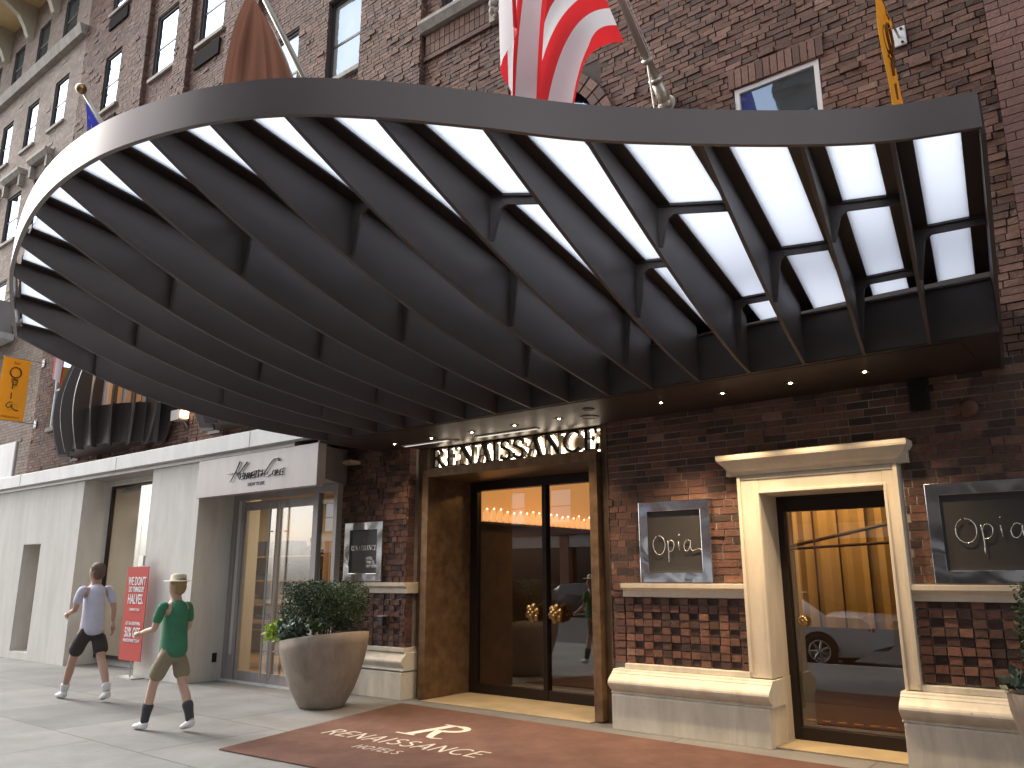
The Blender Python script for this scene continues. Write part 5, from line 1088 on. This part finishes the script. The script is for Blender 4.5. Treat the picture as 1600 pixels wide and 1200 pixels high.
def person(label, loc, rz, H, front, back, armL, armR, shirt, legwear, sock, shoe, skinm, hair, hat=None, sockh=.12, lean=.03, elbow=None):
    """walks towards +x. front/back = ankle x of the leading / trailing foot; armX = wrist (x, z) relative"""
    k = H / 1.75; p = thing('person', label, 'person')
    hip, sh, nk = .92 * k, 1.42 * k, 1.5 * k; lx = lean * k
    def leg(side, ax, lift):
        y = side * .09 * k; kx = ax * .5 + .05 * k; kz = .5 * k + lift * .3
        return [(0, y, hip - .04 * k, .085 * k, .09 * k), (kx * .55, y, .70 * k, .077 * k), (kx, y, kz, .056 * k), (kx * .6 + ax * .4 - .01, y, .36 * k + lift * .6, .058 * k), (ax, y, .1 * k + lift, .036 * k), (ax - .03 * k, y, .05 * k + lift, .038 * k), (ax + .08 * k, y * 1.1, .035 * k + lift * .6, .033 * k), (ax + .16 * k, y * 1.15, .028 * k + lift * .2, .024 * k)]
    def arm(side, w):
        y = side * .19 * k; ex, ez = w[0] * .35 - .06 * k, sh - .27 * k; return [(lx, y, sh - .01 * k, .055 * k), (lx + ex * .5, y * 1.12, (sh + ez) / 2, .046 * k), (lx + ex, y * 1.18, ez, .038 * k), (lx + (ex + w[0]) / 2 + .01, y * 1.15, (ez + w[1]) / 2, .036 * k), (lx + w[0], y * 1.1, w[1], .024 * k)]
    ch = [[(0, 0, hip, .13 * k, .15 * k), (lx * .3, 0, 1.06 * k, .115 * k, .13 * k), (lx * .7, 0, 1.24 * k, .13 * k, .16 * k), (lx, 0, 1.37 * k, .11 * k, .15 * k), (lx * 1.1, 0, 1.46 * k, .06 * k), (lx * 1.2 + .01 * k, 0, 1.53 * k, .06 * k), (lx * 1.2 + .02 * k, 0, 1.585 * k, .09 * k, .08 * k), (lx * 1.2 + .015 * k, 0, 1.665 * k, .105 * k, .09 * k), (lx * 1.2, 0, 1.735 * k, .07 * k, .065 * k)]]
    Lf = leg(1, front, .0); Lb = leg(-1, back, .045 * k)
    for L_ in (Lf, Lb): ch.append([0] + L_)
    ch.append([3] + arm(1, armL)); ch.append([3] + arm(-1, armR))
    body = skin('body', ch, skinm, p)
    # face, ears, hands joined into the same mesh
    mb = MB(); hx, hz = lx * 1.2, 1.64 * k
    mb.ball((hx + .097 * k, 0, hz - .012 * k), .014 * k, 8, 6, (1.1, .8, 1.7)); 
    for s_ in (1, -1): mb.ball((hx + .0 * k, s_ * .076 * k, hz - .01 * k), .022 * k, 8, 6, (.8, .4, 1.3))
    mb.ball((hx + .078 * k, 0, hz - .055 * k), .022 * k, 8, 6, (.6, 1.1, .4))
    for side, w in ((1, armL), (-1, armR)):
        wx, wy, wz = lx + w[0], side * .19 * 1.1 * k, w[1]; dx = Vector((w[0] * .65 + .06 * k, 0, w[1] - (sh - .27 * k))).normalized()
        a = Vector((wx, wy, wz)); mb.tube([a - dx * .02 * k, a + dx * .04 * k, a + dx * .085 * k], .024 * k, 8, .03 * k)
        qn = Vector((0, 1, 0)).cross(dx).normalized()
        for f_ in range(4):
            o_f = qn * (.026 - .0175 * f_) * k; ln = (.075, .085, .08, .062)[f_] * k; b0 = a + dx * .08 * k + o_f; cu = Vector((0, -side * .5, 0)) * ln
            mb.tube([b0, b0 + dx * ln * .45 + cu * .1, b0 + dx * ln * .78 + cu * .35, b0 + dx * ln * .9 + cu * .7], .0095 * k, 6, .007 * k)
        b0 = a + dx * .02 * k + qn * .02 * k; mb.tube([b0, b0 + qn * .03 * k + dx * .03 * k, b0 + qn * .038 * k + dx * .062 * k], .011 * k, 6, .008 * k)
    joinmesh(body, mb)
    mb = MB()
    for s_ in (1, -1): mb.ball((hx + .084 * k, s_ * .03 * k, hz + .014 * k), .009 * k, 8, 6)
    mb.build('eyes', M['black'], body, smooth=True)
    # hair
    mb = MB(); n_ = 14
    mb.ball((hx - .018 * k, 0, 1.69 * k), .105 * k, 16, 10, (1.0, .86, .82)); mb.ball((hx - .05 * k, 0, 1.635 * k), .083 * k, 14, 8, (.8, 1.0, 1.2)); mb.build('hair', hair, p, smooth=True)
    if hat: mb = MB(); mb.lathe([(.17 * k, 0), (.16 * k, .008), (.095 * k, .012), (.088 * k, .07 * k), (.06 * k, .09 * k), (.001, .095 * k)], 24, (hx - .01, 0, 1.70 * k)); mb.build('hat', hat, p, smooth=True)
    # shirt: torso with sleeves, a little larger than the body
    e = .032 * k; tor = [[(0, 0, .79 * k, .17 * k, .205 * k), (lx * .2, 0, .98 * k, .15 * k, .185 * k), (lx * .5, 0, 1.15 * k, .14 * k, .168 * k), (lx * .8, 0, 1.3 * k, .145 * k, .182 * k), (lx, 0, 1.41 * k, .125 * k, .175 * k), (lx * 1.1, 0, 1.49 * k, .085 * k)]]
    for side, w in ((1, armL), (-1, armR)):
        A_ = arm(side, w); tor.append([(lx, A_[0][1] * .55, A_[0][2] - .01 * k, .07 * k)] + [(q[0], q[1] * .97, q[2] + .008 * k, q[3] + .014 * k) for q in A_[:2]] + [(A_[1][0] * .4 + A_[2][0] * .6, A_[2][1], A_[1][2] * .4 + A_[2][2] * .6, .058 * k)])
    so = skin('shirt', tor, shirt, p)
    lg = [[(0, 0, .98 * k, .14 * k, .165 * k), (0, 0, .88 * k, .15 * k, .175 * k)]]
    for L_ in (Lf, Lb): lg.append([1, (L_[0][0], L_[0][1] * 1.05, .82 * k, .108 * k), (L_[1][0], L_[1][1] * 1.05, .68 * k, .105 * k), (L_[2][0] * .92, L_[2][1] * 1.05, L_[2][2] + .06 * k, .1 * k)])
    skin('shorts', lg, legwear, p)
    for L_ in (Lf, Lb):
        t3, an = Vector(L_[3][:3]), Vector(L_[4][:3]); q = an + (t3 - an) * (sockh / .3)
        skin('sock', [[(q.x, q.y, q.z, .056 * k + .014 * sockh * 8), ((q.x + an.x) / 2, an.y, (q.z + an.z) / 2, .056 * k), (an.x, an.y, an.z - .04 * k, .05 * k)]], sock, p)
        f0, f1, f2 = L_[5], L_[6], L_[7]
        so_ = skin('shoe', [[(f0[0] - .03 * k, f0[1], f0[2] + .005, .045 * k), (f0[0] + .03 * k, f0[1], f0[2] + .012 * k, .05 * k, .056 * k), (f1[0] + .01, f1[1], f1[2] + .006, .043 * k, .036 * k), (f2[0] + .01, f2[1], f2[2] + .004, .034 * k, .026 * k)]], shoe, p)
    p.location = loc; p.rotation_euler = (0, 0, rz); return p
person('walking man in a pale lilac shirt, dark shorts and white trainers near the limestone pier', (-11.55, 5.32, 0), R(180), 1.78, .42, -.42, (.22, 1.12), (-.16, .98), M['lilac'], M['dark_shorts'], M['wsock'], M['shoe'], M['skin'], M['hair_g'])
person('walking person in green T-shirt, khaki shorts and straw hat near the red banner', (-8.6, 4.86, 0), R(188), 1.6, .27, -.27, (.3, 1.0), (.2, .95), M['green'], M['khaki'], M['sock'], M['shoe'], M['skin2'], M['hair_b'], hat=M['cap'], sockh=.26)

# ------------------------------------------------------------------ street behind the camera: parked vehicles and the opposite side
def car(name, label, cat, loc, rz, secs, wb, wr, paint, hw, gl, group=None):
    p = thing(name, label, cat, group=group); n = len(secs); V = []
    for x, zl, zb, zr, wf in secs:
        w_ = hw * wf; rw = w_ * (.78 if zr > zb + .1 else .93)
        V.append([(x, -w_ * .92, zl), (x, -w_, zl + .18), (x, -w_, (zl + zb) / 2), (x, -w_ * .97, zb), (x, -rw, max(zr - .06, zb + .01)), (x, -rw * .75, zr), (x, 0, zr + .015), (x, rw * .75, zr), (x, rw, max(zr - .06, zb + .01)), (x, w_ * .97, zb), (x, w_, (zl + zb) / 2), (x, w_, zl + .18), (x, w_ * .92, zl)])
    m_ = len(V[0]); body, glz = MB(), MB(); vs = [q for s_ in V for q in s_]; fb, fg = [], []
    for i in range(n - 1):
        for j in range(m_ - 1):
            q = (i * m_ + j, i * m_ + j + 1, (i + 1) * m_ + j + 1, (i + 1) * m_ + j)
            tall = secs[i][3] > secs[i][2] + .1 and secs[i + 1][3] > secs[i + 1][2] + .1; edge = (secs[i][3] > secs[i][2] + .1) != (secs[i + 1][3] > secs[i + 1][2] + .1)
            if (tall and j in (3, 8) and gl(i)) or (edge and 3 < j < 8): fg.append(q)
            else: fb.append(q)
    fb += [tuple(range(m_)), tuple((n - 1) * m_ + j for j in range(m_))[::-1]]
    body.add(vs, fb); glz.add(vs, fg); bo = body.build('body', paint, p, smooth=True, weld=True); md = bo.modifiers.new('e', 'EDGE_SPLIT'); md.split_angle = R(28)
    glz.build('windows', M['darkglass'], p, weld=True)
    for sx in wb:
        for sy in (-1, 1):
            t = MB(); y = sy * (hw - .09); prof = [(wr * .62, -.1), (wr * .9, -.11), (wr, -.09), (wr, .09), (wr * .9, .11), (wr * .62, .1)]; K = 24
            t.add([(sx + r_ * math.cos(2 * math.pi * k / K), y + yy, wr + r_ * math.sin(2 * math.pi * k / K)) for r_, yy in prof for k in range(K)], [(i * K + k, i * K + (k + 1) % K, (i + 1) * K + (k + 1) % K, (i + 1) * K + k) for i in range(5) for k in range(K)]); to = t.build('wheel', M['rubber'], p, smooth=True)
            t = MB()
            for k in range(7):
                a = 2 * math.pi * k / 7; t.tube([(sx, y + sy * .09, wr), (sx + wr * .6 * math.cos(a), y + sy * .085, wr + wr * .6 * math.sin(a))], .035, 6, .022)
            t.tube([(sx + wr * .62 * math.cos(2 * math.pi * k / 20), y + sy * .085, wr + wr * .62 * math.sin(2 * math.pi * k / 20)) for k in range(21)], .022, 6); t.build('rim', M['steel'], to)
            t = MB(); t.add([(sx + wr * 1.12 * math.cos(math.pi * k / 16), sy * (hw + .004), wr + wr * 1.12 * math.sin(math.pi * k / 16)) for k in range(17)], [tuple(range(17))]); t.build('wheel_arch', M['black'], p)
    x0, x1 = secs[0][0], secs[-1][0]; zb0 = secs[0][2]
    for sy in (-1, 1):
        t = MB(); t.ball((x0 + .06, sy * hw * .72, secs[0][2] - .08), .13, 10, 6, (.6, 1.2, .7)); t.build('taillight', M['tail'], p, smooth=True)
        t = MB(); t.ball((x1 - .06, sy * hw * .68, secs[-1][2] - .06), .13, 10, 6, (.7, 1.2, .6)); t.build('headlight', M['glasslamp'], p, smooth=True)
    p.location = loc; p.rotation_euler = (0, 0, rz); return p
M['darkglass'] = mat('dark car glass', (.01, .012, .014), .05, spec=.8); M['tail'] = mat('red lamp lens', (.4, .02, .015), .2); M['glasslamp'] = mat('clear lamp lens', (.7, .7, .7), .1)
sed = [(-2.3, .38, .82, .86, .86), (-2.15, .25, .95, .98, .95), (-1.5, .22, .98, 1.03, 1), (-.95, .2, .97, 1.4, 1), (.1, .2, .95, 1.45, 1), (.75, .2, .94, 1.36, 1), (1.35, .2, .92, .95, 1), (2.1, .24, .8, .83, .95), (2.32, .32, .62, .66, .82)]
car('parked_car', 'white sedan parked at the near kerb, seen reflected in the restaurant door', 'car', (-6.8, -.1, -.14), R(180), sed, (-1.35, 1.4), .33, M['paintwhite'], .9, lambda i: True)
van = [(-2.9, .4, 1.1, 2.3, .96), (-2.85, .3, 1.1, 2.4, 1), (0.6, .3, 1.1, 2.45, 1), (1.2, .3, 1.1, 2.4, 1), (1.9, .3, 1.12, 1.7, 1), (2.2, .3, 1.15, 1.2, .98), (2.75, .35, .9, .95, .88)]
car('parked_van', 'tall white van parked on the far side of the road', 'van', (-13.5, -12.7, -.14), 0, van, (-1.9, 1.9), .36, M['paintwhite'], 1.0, lambda i: i >= 2)
car('parked_car', 'dark sedan parked ahead of the white van across the road', 'car', (-20.5, -12.9, -.14), 0, sed, (-1.35, 1.4), .33, mat('dark grey car paint', (.05, .055, .06), .2, coat=.6), .9, lambda i: True)
def block(name, label, x0, x1, h, m, seed, bay=3.2, fl=3.4, shopcol=None):
    b = thing(name, label, 'building', ((x0 + x1) / 2, -20, 0)); hl = []; rnd = random.Random(seed); nx = int((x1 - x0) / bay); z = 4.6
    while z + 2.4 < h:
        for i in range(nx): c = x0 + (i + .5) * (x1 - x0) / nx; hl.append((c - .8, c + .8, z, z + 1.9))
        z += fl
    mb = MB(); xs = sorted({x0, x1} | {q for a in hl for q in a[:2]}); 
    sheet(mb, x0, x1, 4.2, h, -20, hl); mb.f = [q[::-1] for q in mb.f]; mb.box(x0, x1, -21.4, -21.3, 0, h); mb.box(x0, x1, -30, -20.02, h, h + .3); mb.box(x0, x0 + .3, -30, -20.01, 0, h); mb.box(x1 - .3, x1, -30, -20.01, 0, h); mb.box(x0, x1, -19.7, -20.3, h - .5, h + .4); mb.box(x0, x1, -19.85, -20.0, 3.9, 4.2)
    for k in range(int((x1 - x0) / 5) + 1): xx = min(x0 + k * 5, x1 - .6); mb.box(xx, xx + .6, -20.5, -19.95, 0, 3.9)
    mb.build('wall', m, b)
    for a, c, d, e in hl[:96]:
        g = MB(); g.box(a, c, -20.2, -20.17, d, e); wo = g.build('window', M['skyglass'], b); g = MB(); g.box(a, a + .06, -20.16, -20.12, d, e); g.box(c - .06, c, -20.16, -20.12, d, e); g.box(a + .06, c - .06, -20.16, -20.12, (d + e) / 2 - .03, (d + e) / 2 + .03); g.box(a - .1, c + .1, -20.0, -19.88, d - .12, d - .001); g.build('frame', M['winframe'], wo)
    g = MB(); g.box(x0 + .3, x1 - .3, -20.4, -20.36, .4, 3.9); g.build('shop_glazing', M['darkglass'], b)
    g = MB(); g.box(x0 + .3, x1 - .3, -20.3, -20.0, 3.2, 3.88); g.build('shop_fascia', shopcol or M['greymetal'], b)
block('opposite_building', 'grey stone office block across the road behind the camera, left part', -46, -32, 9, M['lime'], 1)
block('opposite_building', 'red brick block across the road behind the camera, facing the shop', -31.9, -12, 13, M['brick_smooth'], 2)
block('opposite_building', 'dark brick office block across the road behind the camera, facing the canopy', -11.9, 8, 26, M['mortar'], 3)
block('opposite_building', 'buff brick block across the road behind the camera, right part', 8.1, 34, 20, M['mortar_buff'], 4)
